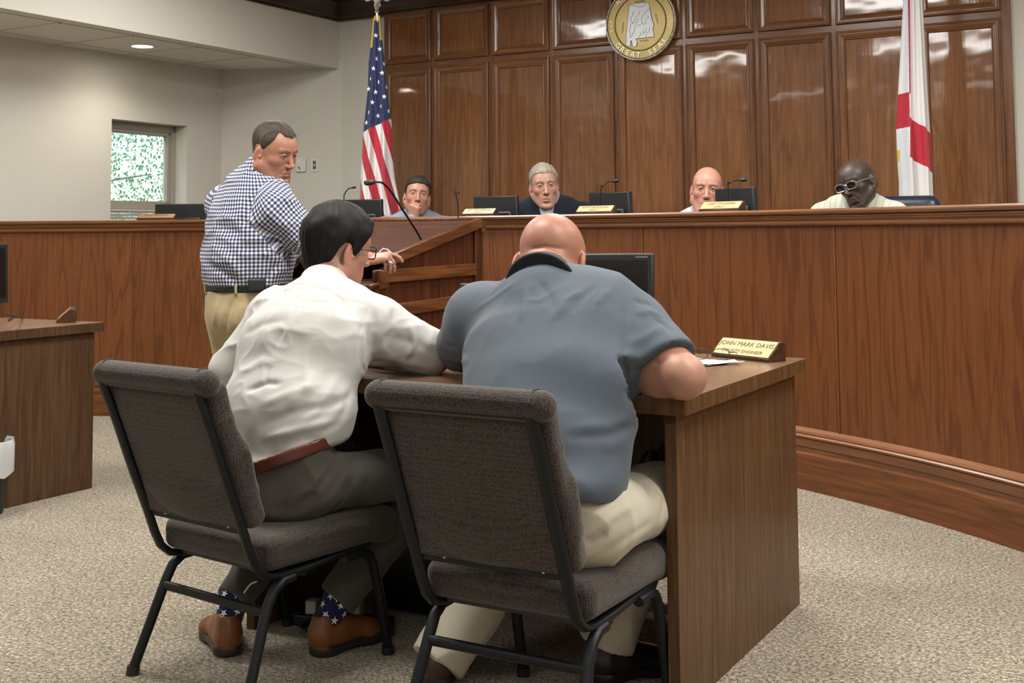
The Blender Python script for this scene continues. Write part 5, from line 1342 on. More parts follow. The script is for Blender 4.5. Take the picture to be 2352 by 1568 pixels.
# ---- the four members behind the dais
def exec_chair(label, pos, az, top=.62, hw=.25):
    c = thing('executive_chair', label, 'chair', pos, -math.radians(az), 'navy leather chairs behind the dais')
    v = Vol((-hw - .06, -.36, .40), (hw + .06, .34, top + .5), .012)
    zt = top + .46
    v.add(rbox((0, -.25, (.50 + zt) / 2), (hw, .055, (zt - .50) / 2), .05, rotm(0, 7)), k=.02); v.add(rbox((0, -.275, zt - .07), (hw + .012, .06, .075), .055, rotm(0, 7)), k=.03)
    V, F = v.mesh(2); make('backrest', V, F, M['navy']).parent = c
    v = Vol((-hw - .06, -.34, .36), (hw + .06, .34, .56), .012); v.add(rbox((0, .02, .455), (hw, .26, .055), .045), k=.01); V, F = v.mesh(2); make('seat', V, F, M['navy']).parent = c
    for sx in (-1, 1):
        MB().tube([(sx * (hw + .03), -.24, .47), (sx * (hw + .045), -.22, .64), (sx * (hw + .045), -.10, .665), (sx * (hw + .045), .10, .66), (sx * (hw + .04), .18, .62), (sx * (hw + .02), .19, .47)], .022, 10).obj('armrest', M['blackp'], c, smooth=True)
    MB().tube([(0, 0, .09), (0, 0, .40)], .028, 14).obj('gas_post', M['black'], c, smooth=True)
    for k in range(5):
        a = 2 * PI * k / 5 + .3; lg = MB().tube([(0, 0, .11), (.16 * math.cos(a), .16 * math.sin(a), .10), (.28 * math.cos(a), .28 * math.sin(a), .075)], [.03, .024, .018], 8).obj('leg', M['black'], c, smooth=True)
        MB().lathe([(0, -.014), (.026, -.014), (.028, 0), (.026, .014), (0, .014)], 14, M=Matrix.Translation((.28 * math.cos(a), .28 * math.sin(a), .030)) @ Matrix.Rotation(PI / 2, 4, 'X')).obj('castor', M['blackp'], lg, smooth=True)
    return c
def member(label, hpx, hy, az, Y, hd, col, shoulder_z, chest, arms=None, lean=.10, hs=1.0, shw=.205, mat='cloth', haz=None, dx=0.0, cn=.006, back=.03):
    hp = A(P(hpx, hy, Y)); baz = az; f = A((math.sin(math.radians(baz)), math.cos(math.radians(baz)), 0)); sd = A((f[1], -f[0], 0))
    base = hp - f * (lean + .02) + sd * dx; base[2] = PF
    p = person(label, base)
    up = hp - f * (.045 + back) + sd * dx; up[2] = shoulder_z; c7 = hp - f * (.05 + back * .6) + sd * dx * .5; c7[2] = shoulder_z + .065
    ch = base.copy() + f * lean * .5; ch[2] = shoulder_z - .20; pel = base.copy(); pel[2] = PF + .52
    sR = up + sd * shw + A((0, 0, -.035)); sL = up - sd * shw + A((0, 0, -.035))
    if arms is None:
        eR = sR + f * .07 + sd * .06 + A((0, 0, -.24)); eL = sL + f * .07 - sd * .06 + A((0, 0, -.24)); wR = eR + f * .13 - sd * .14 + A((0, 0, .03)); wL = eL + f * .13 + sd * .14 + A((0, 0, .03))
        wR[2] = max(wR[2], CT + .03); wL[2] = max(wL[2], CT + .03)
    else: eR, wR, eL, wL = [A(q) for q in arms(sR, sL, f, sd)]
    lo, hi = bbox_of([pel, c7, sR, sL, eR, eL, wR, wL], .17)
    v = Vol(lo, hi, .010)
    v.add(econe(pel, ch, (.17, .12), chest, sd), econe(ch, up, chest, (.17, .09), sd), econe(up, c7 + A((0, 0, -.03)), (.12, .075), (.06, .06), sd), k=.05)
    v.add(cone(sR, c7 + A((0, 0, -.05)), .062, .045), cone(sL, c7 + A((0, 0, -.05)), .062, .045), cone(sR, eR, .066, .055), cone(sL, eL, .066, .055), cone(eR, wR, .052, .038), cone(eL, wL, .052, .038), k=.03)
    V, F = v.mesh(2); V = cloth_noise(V, F, cn, 14, int(hpx))
    return p, hp, f, sd, c7, (sR, sL, eR, eL, wR, wL, pel, ch, up), V, F, base
def finish(p, hp, hd, c7, pts, f, sd, base, skin, hands=True, skip=None):
    sR, sL, eR, eL, wR, wL, pel, ch, up = pts
    body = [hd]
    lo, hi = bbox_of([pel, c7, sR, sL, eR, eL, wR, wL], .12); vb = Vol(lo, hi, .014)
    vb.add(econe(pel, ch, (.13, .09), (.14, .09), sd), econe(ch, c7, (.13, .07), (.05, .05), sd), cone(sR, eR, .045, .04), cone(sL, eL, .045, .04), cone(eR, wR, .036, .028), cone(eL, wL, .036, .028), k=.02)
    V, F = vb.mesh(1); body.append((V, F, skin))
    for (w, e, th, nm) in ((wR, eR, -1, 'R'), (wL, eL, 1, 'L')):
        d = _n(w - e)
        if skip == nm: continue
        body.append(hand(w + d * .02, frame(d, ZZ + .3 * sd), th, ((20, 35, 25),) * 4, .95, skin, fore=w - d * .05, grid=.004))
    return body
def legs(p, base, f, sd, col):
    lo, hi = bbox_of([base, base + f * .55 + A((0, 0, .6))], .26); lo[2] = PF + .06; v = Vol(lo, hi, .013)
    for s in (-1, 1):
        h_ = base + sd * s * .09 + A((0, 0, .52)); k_ = base + sd * s * .12 + f * .27 + A((0, 0, .50)); a_ = k_ - f * .10; a_[2] = PF + .10
        v.add(cone(h_, k_, .09, .07), cone(k_, a_, .068, .05), k=.03)
    V, F = v.mesh(1); make('trousers', V, F, M['cloth'], p, np.tile(A(col), (len(V), 1)))
    for s in (-1, 1):
        hp = base + sd * s * .12 + f * .12; sh = shoe((hp[0], hp[1], 0), math.degrees(math.atan2(f[0], f[1])), .29, .05, (.03, .02, .016), (.01, .01, .01), parent=p); sh.location.z += PF
# M1
def arms1(sR, sL, f, sd):
    fist = A(P(951, 471, 7.69))
    eR = A((0, 0, 0)) + fist + A((-.05, .05, -.25)); return eR, fist + A((-.012, .03, -.085)), sL + f * .14 - sd * .06 + A((0, 0, -.20)), sL + f * .30 + sd * .12 + A((0, 0, -.20))
p1, hp, f, sd, c7, pts, V, F, base = member('dark-haired man behind the dais resting his fist against his mouth', 958, 455, 170, 7.85, None, None, 1.245, (.19, .13), arms1, shw=.21)
sk1 = (.40, .205, .145)
make('polo_shirt', V, F, M['knit'], p1, np.tile(A((.20, .26, .31)), (len(V), 1)))
R1 = rotm(172, 6, -5)
h1 = head(hp, R1, 1.05, sk1, neck=c7 + A((0, 0, -.03)), age=.5, brow=(.03, .022, .018), iris=(.04, .03, .025), lid=.0034, grid=.0025, stubble=.2, wx=.95, nr=.050, blush=(.46, .19, .14))
body = finish(p1, hp, h1, c7, pts, f, sd, base, sk1, skip='R')
fist = A(P(951, 473, 7.685)); fu = A((.15, .1, 1.0)); wr1 = pts[4]
body.append(hand(wr1, frame(A(fist) - wr1 + A((0.01, 0, .03)), A((-.45, -.85, 0))), -1, ((75, 85, 60),) * 4, 1.0, (.43, .225, .16), fore=wr1 + A((-.02, .03, -.12)), thumb_dir=(-.3, .8, -.5), tcurl=50, grid=.003))
Vb, Fb, Cb = merge(body); make('body', Vb, Fb, M['skin'], p1, Cb)
line1 = [(0, .080), (20, .078), (38, .070), (50, .062), (60, .030), (72, .0), (80, -.012), (86, -.008), (93, .026), (104, .030), (118, -.008), (135, -.050), (180, -.055)]
Vh, Fh, Ch = hair(hp, R1, 1.05, line1, (.028, .023, .020), thick=.012, rough=.003, top=.006, wx=.95, fade=.035, swirl=(.05, .09, .08), grey=((.10, .095, .09), lambda q: sstep(.03, -.02, q[:, 2]) * .5)); hr = make('hair', Vh, Fh, M['hair'], p1, Ch); loose(hr, Vh, Fh, Ch, hp, R1, 1.05, 900, .022, .0007, p1)
legs(p1, base, f, sd, (.05, .05, .055)); exec_chair('navy leather chair of the man with the fist at his mouth', Vector(base - f * .06), 170, .60)
# M2
p2, hp, f, sd, c7, pts, V, F, base = member('grey-haired man in a dark navy jacket and open pale blue collar behind the dais', 1250, 432, 182, 7.42, None, None, 1.325, (.22, .14), None, shw=.225, dx=-.03)
make('jacket', V, F, M['cloth'], p2, np.tile(A((.010, .013, .024)), (len(V), 1)))
sk2 = (.43, .235, .170); R2 = rotm(176, -3, 4)
h2 = head(hp, R2, 1.10, sk2, neck=c7 + A((0, 0, -.06)) + f * .03, age=.8, brow=(.11, .085, .07), iris=(.05, .05, .05), grid=.0025, lid=.0026, blush=(.48, .20, .145), wx=.93, nr=.050)
body = finish(p2, hp, h2, c7, pts, f, sd, base, sk2); Vb, Fb, Cb = merge(body); make('body', Vb, Fb, M['skin'], p2, Cb)
line2 = [(0, .084), (18, .086), (32, .082), (44, .070), (56, .048), (68, .010), (78, -.016), (84, -.014), (92, .026), (104, .030), (118, -.008), (135, -.050), (180, -.055)]
Vh, Fh, Ch = hair(hp, R2, 1.10, line2, (.30, .27, .22), thick=.013, rough=.003, top=.004, fade=.045, fr=.0, wx=.93, swirl=(-.06, .09, .07), grey=((.36, .34, .31), lambda q: sstep(.05, .0, q[:, 2]))); hr = make('hair', Vh, Fh, M['hair'], p2, Ch); loose(hr, Vh, Fh, Ch, hp, R2, 1.10, 1100, .026, .0007, p2)
def neck_shirt(p, hp, f, sd, c7, col, z0, z1, w=.075, zc=0.0, mat='cloth', vee=True, lap=None):
    v = Vol(*bbox_of([c7, c7 + f * .15 + A((0, 0, -.15))], .14), .0045)
    n0 = c7 + f * .015; n1 = n0 + f * .012 + A((0, 0, z1))
    v.add(econe(n0 + A((0, 0, -.03)), n1, (w + .012, w + .012), (w - .004, w - .004), sd), k=.01)
    v.plane_keep(n1, ZZ - .55 * f, k=.004); v.cut(econe(n0 + A((0, 0, -.2)), n1 + A((0, 0, .1)), (w - .014, w - .012), (w - .010, w - .010), sd), k=.004)
    if vee: v.cut(econe(n0 + f * .075 + A((0, 0, -.05)), n0 + f * .09 + A((0, 0, .10)), (.004, .04), (.034, .05), sd), k=.004)
    V, F = v.mesh(2); return make('collar', V, F, M[mat], p, np.tile(A(col), (len(V), 1)))
neck_shirt(p2, hp, f, sd, c7, (.38, .45, .56), 0, .065)
# shirt front and lapels
def chest_panel(name, pts_, col, p, off, V, F, eye=None, mat='cloth', th=.004):
    bvh = BVHTree.FromPolygons([tuple(q) for q in V], [tuple(int(i) for i in g) for g in F]); out = []
    for (x, y) in pts_:
        d = Vector(ray(x, y)).normalized(); h = bvh.ray_cast(Vector(CAMP), d)
        if h[0] is None: return None
        out.append(h[0] - d * off)
    n = len(out); back = [q + Vector(f) * -.012 for q in out]; o = p.location
    mb = MB().add([q - o for q in out] + [q - o for q in back], [tuple(range(n)), tuple(range(2 * n - 1, n - 1, -1))] + [(i, (i + 1) % n, n + (i + 1) % n, n + i) for i in range(n)])
    return mb.obj(name, plain(name + '_cloth', col, .85), p)
sh = A((.40, .47, .58))
v = Vol(*bbox_of([c7 + f * .08 + A((0, 0, -.1))], .16), .006)
v.add(econe(c7 + f * .045 + A((0, 0, -.01)), c7 + f * .075 + A((0, 0, -.14)), (.062, .06), (.035, .072), sd), k=.01); V2, F2 = v.mesh(1); make('shirt_front', V2, F2, M['cloth'], p2, np.tile(sh, (len(V2), 1)))
legs(p2, base, f, sd, (.03, .03, .035)); exec_chair('navy leather chair of the grey-haired man in the jacket', Vector(base - f * .06 + sd * -.10), 168, .68)
# M3
p3, hp, f, sd, c7, pts, V, F, base = member('bald pink-faced man in a pale blue shirt half hidden by a monitor', 1624, 440, 190, 6.75, None, None, 1.235, (.20, .14), None, shw=.21)
make('shirt', V, F, M['cloth'], p3, np.tile(A((.52, .57, .68)), (len(V), 1)))
sk3 = (.47, .235, .17); R3 = rotm(190, -3, -3)
h3 = head(hp, R3, 1.08, sk3, neck=c7 + A((0, 0, -.03)), age=.4, brow=(.26, .13, .085), iris=(.025, .025, .03), grid=.0025, lid=.0022, fat=.004, scalp=(.50, .245, .18), blush=(.52, .20, .145), wx=.97)
body = finish(p3, hp, h3, c7, pts, f, sd, base, sk3); Vb, Fb, Cb = merge(body); make('body', Vb, Fb, M['skin'], p3, Cb)
neck_shirt(p3, hp, f, sd, c7, (.52, .57, .68), 0, .05)
legs(p3, base, f, sd, (.06, .055, .05)); exec_chair('navy leather chair of the bald man behind the monitor', Vector(base - f * .06), 190, .56)
# M4
p4, hp, f, sd, c7, pts, V, F, base = member('older bald man in glasses and pale green patterned shirt, looking down behind the dais', 1971, 424, 216, 6.06, None, None, 1.280, (.19, .13), None, shw=.185, lean=.06, dx=.035)
def striped():
    m, n, l, b = new_mat('pale_green_striped_cloth'); tc = n.new('ShaderNodeTexCoord'); mp = n.new('ShaderNodeMapping'); mp.inputs['Rotation'].default_value = (0, 0, math.radians(216 - 180)); l.new(tc.outputs['Object'], mp.inputs[0])
    w = n.new('ShaderNodeTexWave'); w.bands_direction = 'X'; w.inputs['Scale'].default_value = 9.5; w.inputs['Distortion'].default_value = .8; w.inputs['Detail'].default_value = 2; w.inputs['Detail Scale'].default_value = 3; l.new(mp.outputs[0], w.inputs['Vector'])
    r = n.new('ShaderNodeValToRGB'); e = r.color_ramp.elements; e[0].position = .80; e[0].color = (.50, .51, .42, 1); e[1].position = .97; e[1].color = (.38, .39, .31, 1); l.new(w.outputs['Fac'], r.inputs[0]); l.new(r.outputs[0], b.inputs['Base Color']); b.inputs['Roughness'].default_value = .85
    return m
M['striped'] = striped()
make('shirt', V, F, M['striped'], p4)
sk4 = (.044, .027, .0205); R4 = rotm(228, -13, 13)
h4 = head(hp, R4, 1.03, sk4, neck=c7 + A((0, 0, -.03)), age=1.0, brow=(.06, .05, .045), iris=(.01, .008, .006), grid=.0023, lid=.003, lips=(.075, .035, .03), blush=(.075, .042, .030), scalp=(.054, .034, .027), stubble=.2)
body = finish(p4, hp, h4, c7, pts, f, sd, base, sk4); Vb, Fb, Cb = merge(body)
make('body', Vb, Fb, M['skin'], p4, Cb)
o4 = neck_shirt(p4, hp, f, sd, c7, (.55, .56, .46), 0, .055); o4.data.materials.clear(); o4.data.materials.append(M['striped'])
g, L4 = spectacles(hp, R4, 1.03, (.02, .02, .02), p4, lw=.027, lh=.018, thick=.0021, mat=M['chrome'])
ln = MB()
for sx in (-1, 1):
    c = [Vector(hp + R4 @ (A((sx * .033 + .025 * math.cos(2 * PI * k / 16), .1035 - .07 * abs(.025 * math.cos(2 * PI * k / 16)), .012 + .017 * math.sin(2 * PI * k / 16))) * 1.03)) - p4.location for k in range(16)]
    n_ = Vector(R4 @ A((0, 1, 0))); ln.add([q for q in c] + [q + n_ * .0012 for q in c], [tuple(range(16)), tuple(range(31, 15, -1))] + [(k, (k + 1) % 16, 16 + (k + 1) % 16, 16 + k) for k in range(16)])
ln.obj('tinted_lenses', plain('dark_tinted_lens', (.012, .012, .014), .06, coat=1), p4)
ly = []
bvh = BVHTree.FromPolygons([tuple(q) for q in V], [tuple(int(i) for i in g_) for g_ in F])
for pth in ([(2014, 442), (2008, 452), (1996, 463), (1985, 474)], [(1962, 452), (1957, 463), (1950, 474)]):
    hh = []
    for (x, y) in pth:
        d = Vector(ray(x, y)).normalized(); h = bvh.ray_cast(Vector(CAMP), d)
        if h[0] is not None: hh.append(h[0] - d * .006 - p4.location)
    if len(hh) > 1: MB().tube(hh, .006, 6, flat=.5).obj('lanyard_strap', M['blackp'], p4, smooth=True)
legs(p4, base, f, sd, (.04, .04, .045)); exec_chair('navy leather chair of the man in glasses, in front of the crimson saltire flag', Vector(base - f * .10 - sd * .085), 205, .66)
# ------------------------------------------------------------------ monitors, microphones, name plates
def monitor(label, pos, az, w=.36, h=.29, stand=.10, group=None, front=None, tilt=4):
    """screen faces local +y; origin at the foot"""
    m = thing('monitor', label, 'monitor', pos, -math.radians(az), group)
    T = Matrix.Translation((0, 0, stand + h / 2)) @ Matrix.Rotation(math.radians(tilt), 4, 'X')
    MB().prism([(-w / 2, -h / 2), (w / 2, -h / 2), (w / 2, h / 2), (-w / 2, h / 2)], -.018, .014, 1, M=T).obj('housing', M['blackp'], m, bevel=.006)
    MB().box(-w * .39, w * .39, -.036, -.014, -h * .46, h * .20, M=T).obj('back_cover', M['blackp'], m, bevel=.010)
    MB().box(-w / 2 + .020, w / 2 - .020, .0135, .0155, -h / 2 + .026, h / 2 - .022, M=T).obj('screen', M['screen'], m)
    MB().box(-.045, .045, -.045, -.012, .01, stand + h * .45).obj('neck', M['blackp'], m, bevel=.006)
    MB().lathe([(0, 0), (.115, 0), (.115, .008), (.09, .014), (0, .016)], 32, M=Matrix.Scale(1.0, 4) @ Matrix.Translation((0, -.02, 0))).obj('foot', M['blackp'], m, smooth=True)
    if front:
        MB().box(-(w / 2 - .018), -(w / 2 - .058), .0142, .0148, h / 2 - .0135, h / 2 - .0105, M=T).obj('bezel_mark', M['chrome'], m)
    return m
GM = 'black monitors along the dais counter'
def at_counter(px, pyt, Y, h, stand):
    q = P(px, pyt, Y); return Vector((q.x, q.y, CT)), q.z
for (lab, px, py, Y, az, w) in (
    ('black monitor at the far left of the dais, behind the plain wooden name plate', 418, 468, 8.25, 5, .36),
    ('black monitor on the dais right in front of the striped flag', 829, 458, 8.05, 25, .34),
    ('black monitor on the dais, left of the grey-haired man', 1141, 450, 7.42, 35, .325),
    ('black monitor on the dais, right of the grey-haired man', 1404, 441, 6.93, 54, .345),
    ('black monitor hiding half the face of the bald man on the dais', 1693, 431, 6.32, 66, .345)):
    q = P(px, py, Y); st = .10; hh = q.z - CT - st
    monitor(lab, (q.x, q.y, CT), az, w, hh, st, GM, tilt=3)
# desk monitor in front of the polo man, screen to the room
q = P(1392, 582, 3.98); qb = rst(q)
monitor('black monitor on the desk beyond the bald man in the polo', (q.x, q.y, HD), 180 + 14, .31, q.z - HD - .09, .09, front=True, tilt=3)
q = P(1094, 652, 4.10); monitor('black monitor corner peeking above the shoulder of the grey polo', (q.x + .10, q.y, HD), 180 + 24, .34, q.z - HD - .08, .08, tilt=3)
q = PZ(-62, 733, HD); monitor('black monitor on the left desk, cut by the picture edge', (q.x, q.y, HD), 112, .42, .30, .07, tilt=2)
def mic(label, base, path, head_dir, hl=.05, r=.0035, hr=.010, foot=True, grp=None):
    m = thing('gooseneck_microphone', label, 'microphone', base, 0, grp)
    L = [Vector(p) - Vector(base) for p in path]
    # smooth the path
    sm = []
    for i in range(len(L) - 1):
        p0 = L[max(i - 1, 0)]; p1 = L[i]; p2 = L[i + 1]; p3 = L[min(i + 2, len(L) - 1)]
        for k in range(8):
            t = k / 8; sm.append(.5 * ((2 * p1) + (p2 - p0) * t + (2 * p0 - 5 * p1 + 4 * p2 - p3) * t * t + (3 * p1 - p0 - 3 * p2 + p3) * t ** 3))
    sm.append(L[-1])
    MB().tube(sm, r, 8).obj('gooseneck', M['black'], m, smooth=True)
    d = Vector(head_dir).normalized(); e = L[-1]
    MB().tube([e - d * .01, e, e + d * hl * .25, e + d * hl * .75, e + d * hl], [r * 1.2, hr * .7, hr, hr, hr * .75], 14).obj('capsule', M['blackp'], m, smooth=True)
    if foot: MB().lathe([(0, 0), (.035, 0), (.033, .012), (.012, .022), (0, .022)], 24).obj('foot', M['blackp'], m, smooth=True)
    return m
def gp(x, y, Y): return P(x, y, Y)
def cbase(x, Y): q = P(x, 500, Y); return Vector((q.x, q.y, CT))
GX = 'small gooseneck microphones on the dais'
b = cbase(789, 8.0); mic('small black gooseneck microphone behind the monitor before the striped flag', b, [b, gp(790, 462, 8.0), gp(792, 445, 8.0), gp(800, 434, 7.98), gp(810, 431, 7.96)], P(818, 429, 7.95) - P(808, 431, 7.96), .022, .0035, .008, grp=GX)
b = cbase(1052, 7.1); mic('thin grey gooseneck microphone left of the name plate of district four', b, [b, gp(1052, 486, 7.1), gp(1048, 450, 7.1), gp(1046, 439, 7.1), gp(1050, 441, 7.08)], P(1058, 444, 7.05) - P(1046, 439, 7.1), .022, .0035, .007, grp=GX)
b = cbase(1378, 6.85); mic('black gooseneck microphone rising behind the monitor right of the grey-haired man', b, [b, gp(1380, 442, 6.85), gp(1385, 428, 6.85), gp(1396, 418, 6.85), gp(1408, 416, 6.85)], P(1420, 414, 6.85) - P(1408, 416, 6.85), .032, .0035, .012, grp=GX)
b = cbase(1672, 6.30); mic('black gooseneck microphone above the monitor of the bald man on the dais', b, [b, gp(1672, 434, 6.3), gp(1675, 422, 6.3), gp(1684, 415, 6.3), gp(1702, 413, 6.3)], P(1715, 412, 6.3) - P(1702, 413, 6.3), .030, .0035, .012, grp=GX)
# lectern microphone
b = P(970, 552, 5.62); mic('long black gooseneck microphone fixed to the slanted lectern top', b, [b + Vector((0, 0, -.02)), gp(962, 540, 5.6), gp(920, 474, 5.5), gp(898, 440, 5.45), gp(880, 421, 5.4), gp(868, 418, 5.38), gp(858, 418, 5.36)], P(838, 420, 5.33) - P(858, 418, 5.36), .045, .0048, .013, foot=False)

def name_plate(label, pos, az, w, hgt, l1, l2, s1, s2, face='gold', dep=.052, grp=None, ink='ink', txt=True):
    """wedge holder; the plate faces local -y and leans back"""
    o = thing('name_plate', label, 'name plate', pos, -math.radians(az), grp)
    MB().prism([(-dep * .62, 0), (dep * .45, 0), (dep * .45, hgt * .85), (dep * .30, hgt)  , (dep * .12, hgt), (-dep * .62, .010)], -w / 2, w / 2, 0).obj('holder', M['plate_wood'], o, bevel=.0015)
    a = Vector((0, -dep * .62, .010)); t = Vector((0, dep * .12, hgt)); n = (t - a).normalized(); L = (t - a).length; nr = Vector((0, -n.z, n.y))
    Mx = Matrix(((1, n.x, nr.x, 0), (0, n.y, nr.y, 0), (0, n.z, nr.z, 0), (0, 0, 0, 1))); Mx.translation = a + n * (L / 2) + nr * .0012
    MB().box(-w / 2 + .004, w / 2 - .004, -L / 2 + .004, L / 2 - .003, -.0012, .0012, M=Mx).obj('plate', M[face], o, bevel=.0006)
    if txt:
        for (t_, sz, yy) in ((l1, s1, .17), (l2, s2, -.24)):
            if not t_: continue
            me = text_mesh(t_, sz, spacing=1.04); me.materials.append(M[ink]); q = bpy.data.objects.new('lettering', me); COL.objects.link(q); q.parent = o
            q.matrix_basis = Mx @ Matrix.Translation((0 if len(t_) > 1 else -w / 2 + .035, yy * L, .0016))
    return o
M['gold_glare'] = plain('brass_plate_glare', (.80, .68, .45), .30, .25)  # same brass; the glare on it is painted in as a paler colour
M['ink_soft'] = plain('worn_engraving', (.42, .30, .15), .5)
M['wood_plate'] = plain('wooden_plate', (.30, .15, .075), .45)
GN = 'gold name plates on the dais ledge'
def led(px, py): return PZ(px, py, DH)
def on_ledge(pxc, Yoff=.09):
    a = dang(pxc, Yoff, 485); q = dpos(a, DR + Yoff, DH); return q, a
def npl(label, x0, x1, y0, l1, l2, face, ink, s1, s2, hgt, twist=0, off=.085):
    q, a = on_ledge((x0 + x1) / 2, off); d = math.hypot(q.x, q.y); wpx = x1 - x0
    azv = math.degrees(math.atan2(q.x, q.y)); az_ = a + twist
    name_plate(label, q, az_, wpx * q.y / FPX / math.cos(math.radians(az_ - azv)) * .93, hgt, l1, l2, s1, s2, face, .05, GN, ink)
npl('plain wooden name plate at the left end of the dais ledge, under the window', 317, 405, 500, 'JOHN THRAILKILL', '', 'wood_plate', 'plate_wood', .020, .01, .040, 0)
npl('gold name plate on the dais before the striped flag, mostly behind black hair', 742, 832, 484, '', '', 'gold', 'ink_soft', .02, .01, .040, 4)
npl('glaring gold name plate on the dais between the fist-resting man and the grey-haired man', 1064, 1142, 489, 'JAY THOMPSON', 'DISTRICT 4', 'gold_glare', 'ink', .0225, .014, .044, 2)
npl('gold name plate on the dais, right of the grey-haired man in the jacket', 1326, 1414, 485, 'RUSTY JACKSLAND', 'DISTRICT 1', 'gold', 'ink', .0205, .013, .046, 0)
npl('gold name plate on the dais in front of the bald pink-faced man', 1612, 1708, 479, 'LARRY STOUDEMIRE', 'DISTRICT 5', 'gold', 'ink', .0205, .014, .050, 4)
pa = PZ(1642, 817, HD); pb = PZ(1770, 831, HD); pc_ = (pa + pb) / 2
azp = math.degrees(math.atan2(pb.x - pa.x, pb.y - pa.y)) - 90
name_plate('large gold name plate of the county engineer at the right end of the desk', (pc_.x + .024, pc_.y + .005, HD), azp, (pb - pa).length + .005, .060, 'JOHN MARK DAVIS', 'COUNTY ENGINEER', .0262, .0185, 'gold', .075, None, 'ink')
pk = PZ(1014, 778, HD); name_plate('gold name plate with a K, mostly hidden between the two seated men', (pk.x + .135, pk.y + .05, HD), 29, .24, .055, 'K', '', .032, .01, 'gold', .07, None, 'ink')
pl = PZ(157, 741, HD); o = name_plate('dark walnut name plate seen end-on at the back of the left desk', (pl.x - .115, pl.y + .03, HD), 72, .25, .062, '', '', .03, .02, 'wood_plate', .08, None, 'ink', False)
o.location = (pl.x - .043, pl.y + .118, HD)

# ------------------------------------------------------------------ things on and under the desk
def sheet(name, label, c, w, l, rot, z, n=8, lift=.006, seed=1, mat='paper'):
    mb = MB(); rg = np.random.default_rng(seed); vs = []
    for i in range(n + 1):
        for j in range(n + 1):
            u, v_ = i / n - .5, j / n - .5; e = max(0, abs(u) * 2 - .5) * max(0, abs(v_) * 2 - .4)
            vs.append((u * w, v_ * l, .0012 + lift * (e + .25 * math.sin(5 * u + 3 * v_ + seed) ** 2)))
    fs = [(i * (n + 1) + j, (i + 1) * (n + 1) + j, (i + 1) * (n + 1) + j + 1, i * (n + 1) + j + 1) for i in range(n) for j in range(n)]
    o = mb.add(vs, fs).obj(name, M[mat], None, smooth=60); o.modifiers.new('thick', 'SOLIDIFY').thickness = .0004
    o.location = (c[0], c[1], z); o.rotation_euler = (0, 0, rot); return tag(o, label, 'paper')
c = PZ(1612, 836, HD); sheet('paper', 'white folded paper under the reading glasses at the right end of the desk', (c.x + .01, c.y + .03), .13, .17, math.radians(-38), HD + .0005, seed=3)
c = PZ(1655, 836, HD); sheet('paper', 'small white slip of paper beside the county engineer name plate', (c.x - .005, c.y - .01), .06, .15, math.radians(-64), HD + .004, seed=5, lift=.010)
c = PZ(985, 800, HD); sheet('paper', 'white paper sheet between the seated men, near the K name plate', (c.x, c.y), .22, .28, math.radians(-32), HD + .0005, seed=8, lift=.004)
gl = thing('reading_glasses', 'metal reading glasses lying on white paper beside the county engineer name plate', 'glasses', PZ(1632, 826, HD + .006), math.radians(-20))
gm = plain('dark_wire_frame', (.05, .045, .04), .3, .6)
gg = MB()
for sx in (-1, 1):
    ring = []
    for i in range(25):
        a = 2 * PI * i / 24; ca, sa = math.cos(a), math.sin(a)
        ring.append((sx * .034 + .025 * math.copysign(abs(ca) ** .6, ca), 0, .018 + .017 * math.copysign(abs(sa) ** .6, sa)))
    gg.tube(ring, .0013, 6, cap=False)
gg.tube([(-.009, 0, .022), (0, .003, .027), (.009, 0, .022)], .0014, 6)
gg.obj('rims', gm, gl, smooth=True)
for sx in (-1, 1):
    MB().tube([(sx * .059, 0, .024), (sx * .064, .012, .024), (sx * .064, .11, .014), (sx * .062, .135, .004)], .0017, 6).obj('temple', gm, gl, smooth=True)
    l_ = MB(); l_.add([(sx * .034 + .0235 * math.copysign(abs(math.cos(2 * PI * k / 20)) ** .6, math.cos(2 * PI * k / 20)), 0, .018 + .0155 * math.copysign(abs(math.sin(2 * PI * k / 20)) ** .6, math.sin(2 * PI * k / 20))) for k in range(20)], [tuple(range(20))])
    o = l_.obj('lens', M['glass'], gl); o.modifiers.new('t', 'SOLIDIFY').thickness = .0012
# pen in the standing man's hand
pn0 = P(886, 600, 5.08); pn1 = P(911, 606, 5.02); d = (pn1 - pn0).normalized(); pen = thing('ballpoint_pen', 'blue and white ballpoint pen held over the lectern edge', 'pen', pn0)
MB().tube([-d * .03, d * .0, d * .030], [.0045, .005, .005], 10).obj('barrel', plain('violet_blue_plastic', (.035, .03, .20), .35), pen, smooth=True)
MB().tube([d * .030, d * .040, d * .052], [.0048, .0038, .0012], 10).obj('tip', M['white'], pen, smooth=True)
# white cable loops on the lectern
for k, pth in enumerate(([(868, 594), (872, 578), (880, 571), (890, 573), (899, 581)], [(878, 588), (886, 583), (897, 581), (905, 582)])):
    q = [P(x, y, 5.32) for x, y in pth]; o_ = thing('white_cord', 'thin white cord loop on the lectern top beside the hand' if k == 0 else 'second white cord end lying lower on the lectern top', 'cord', q[0])
    MB().tube([p - q[0] for p in q], .0035, 8).obj('cord', M['white'], o_, smooth=True)
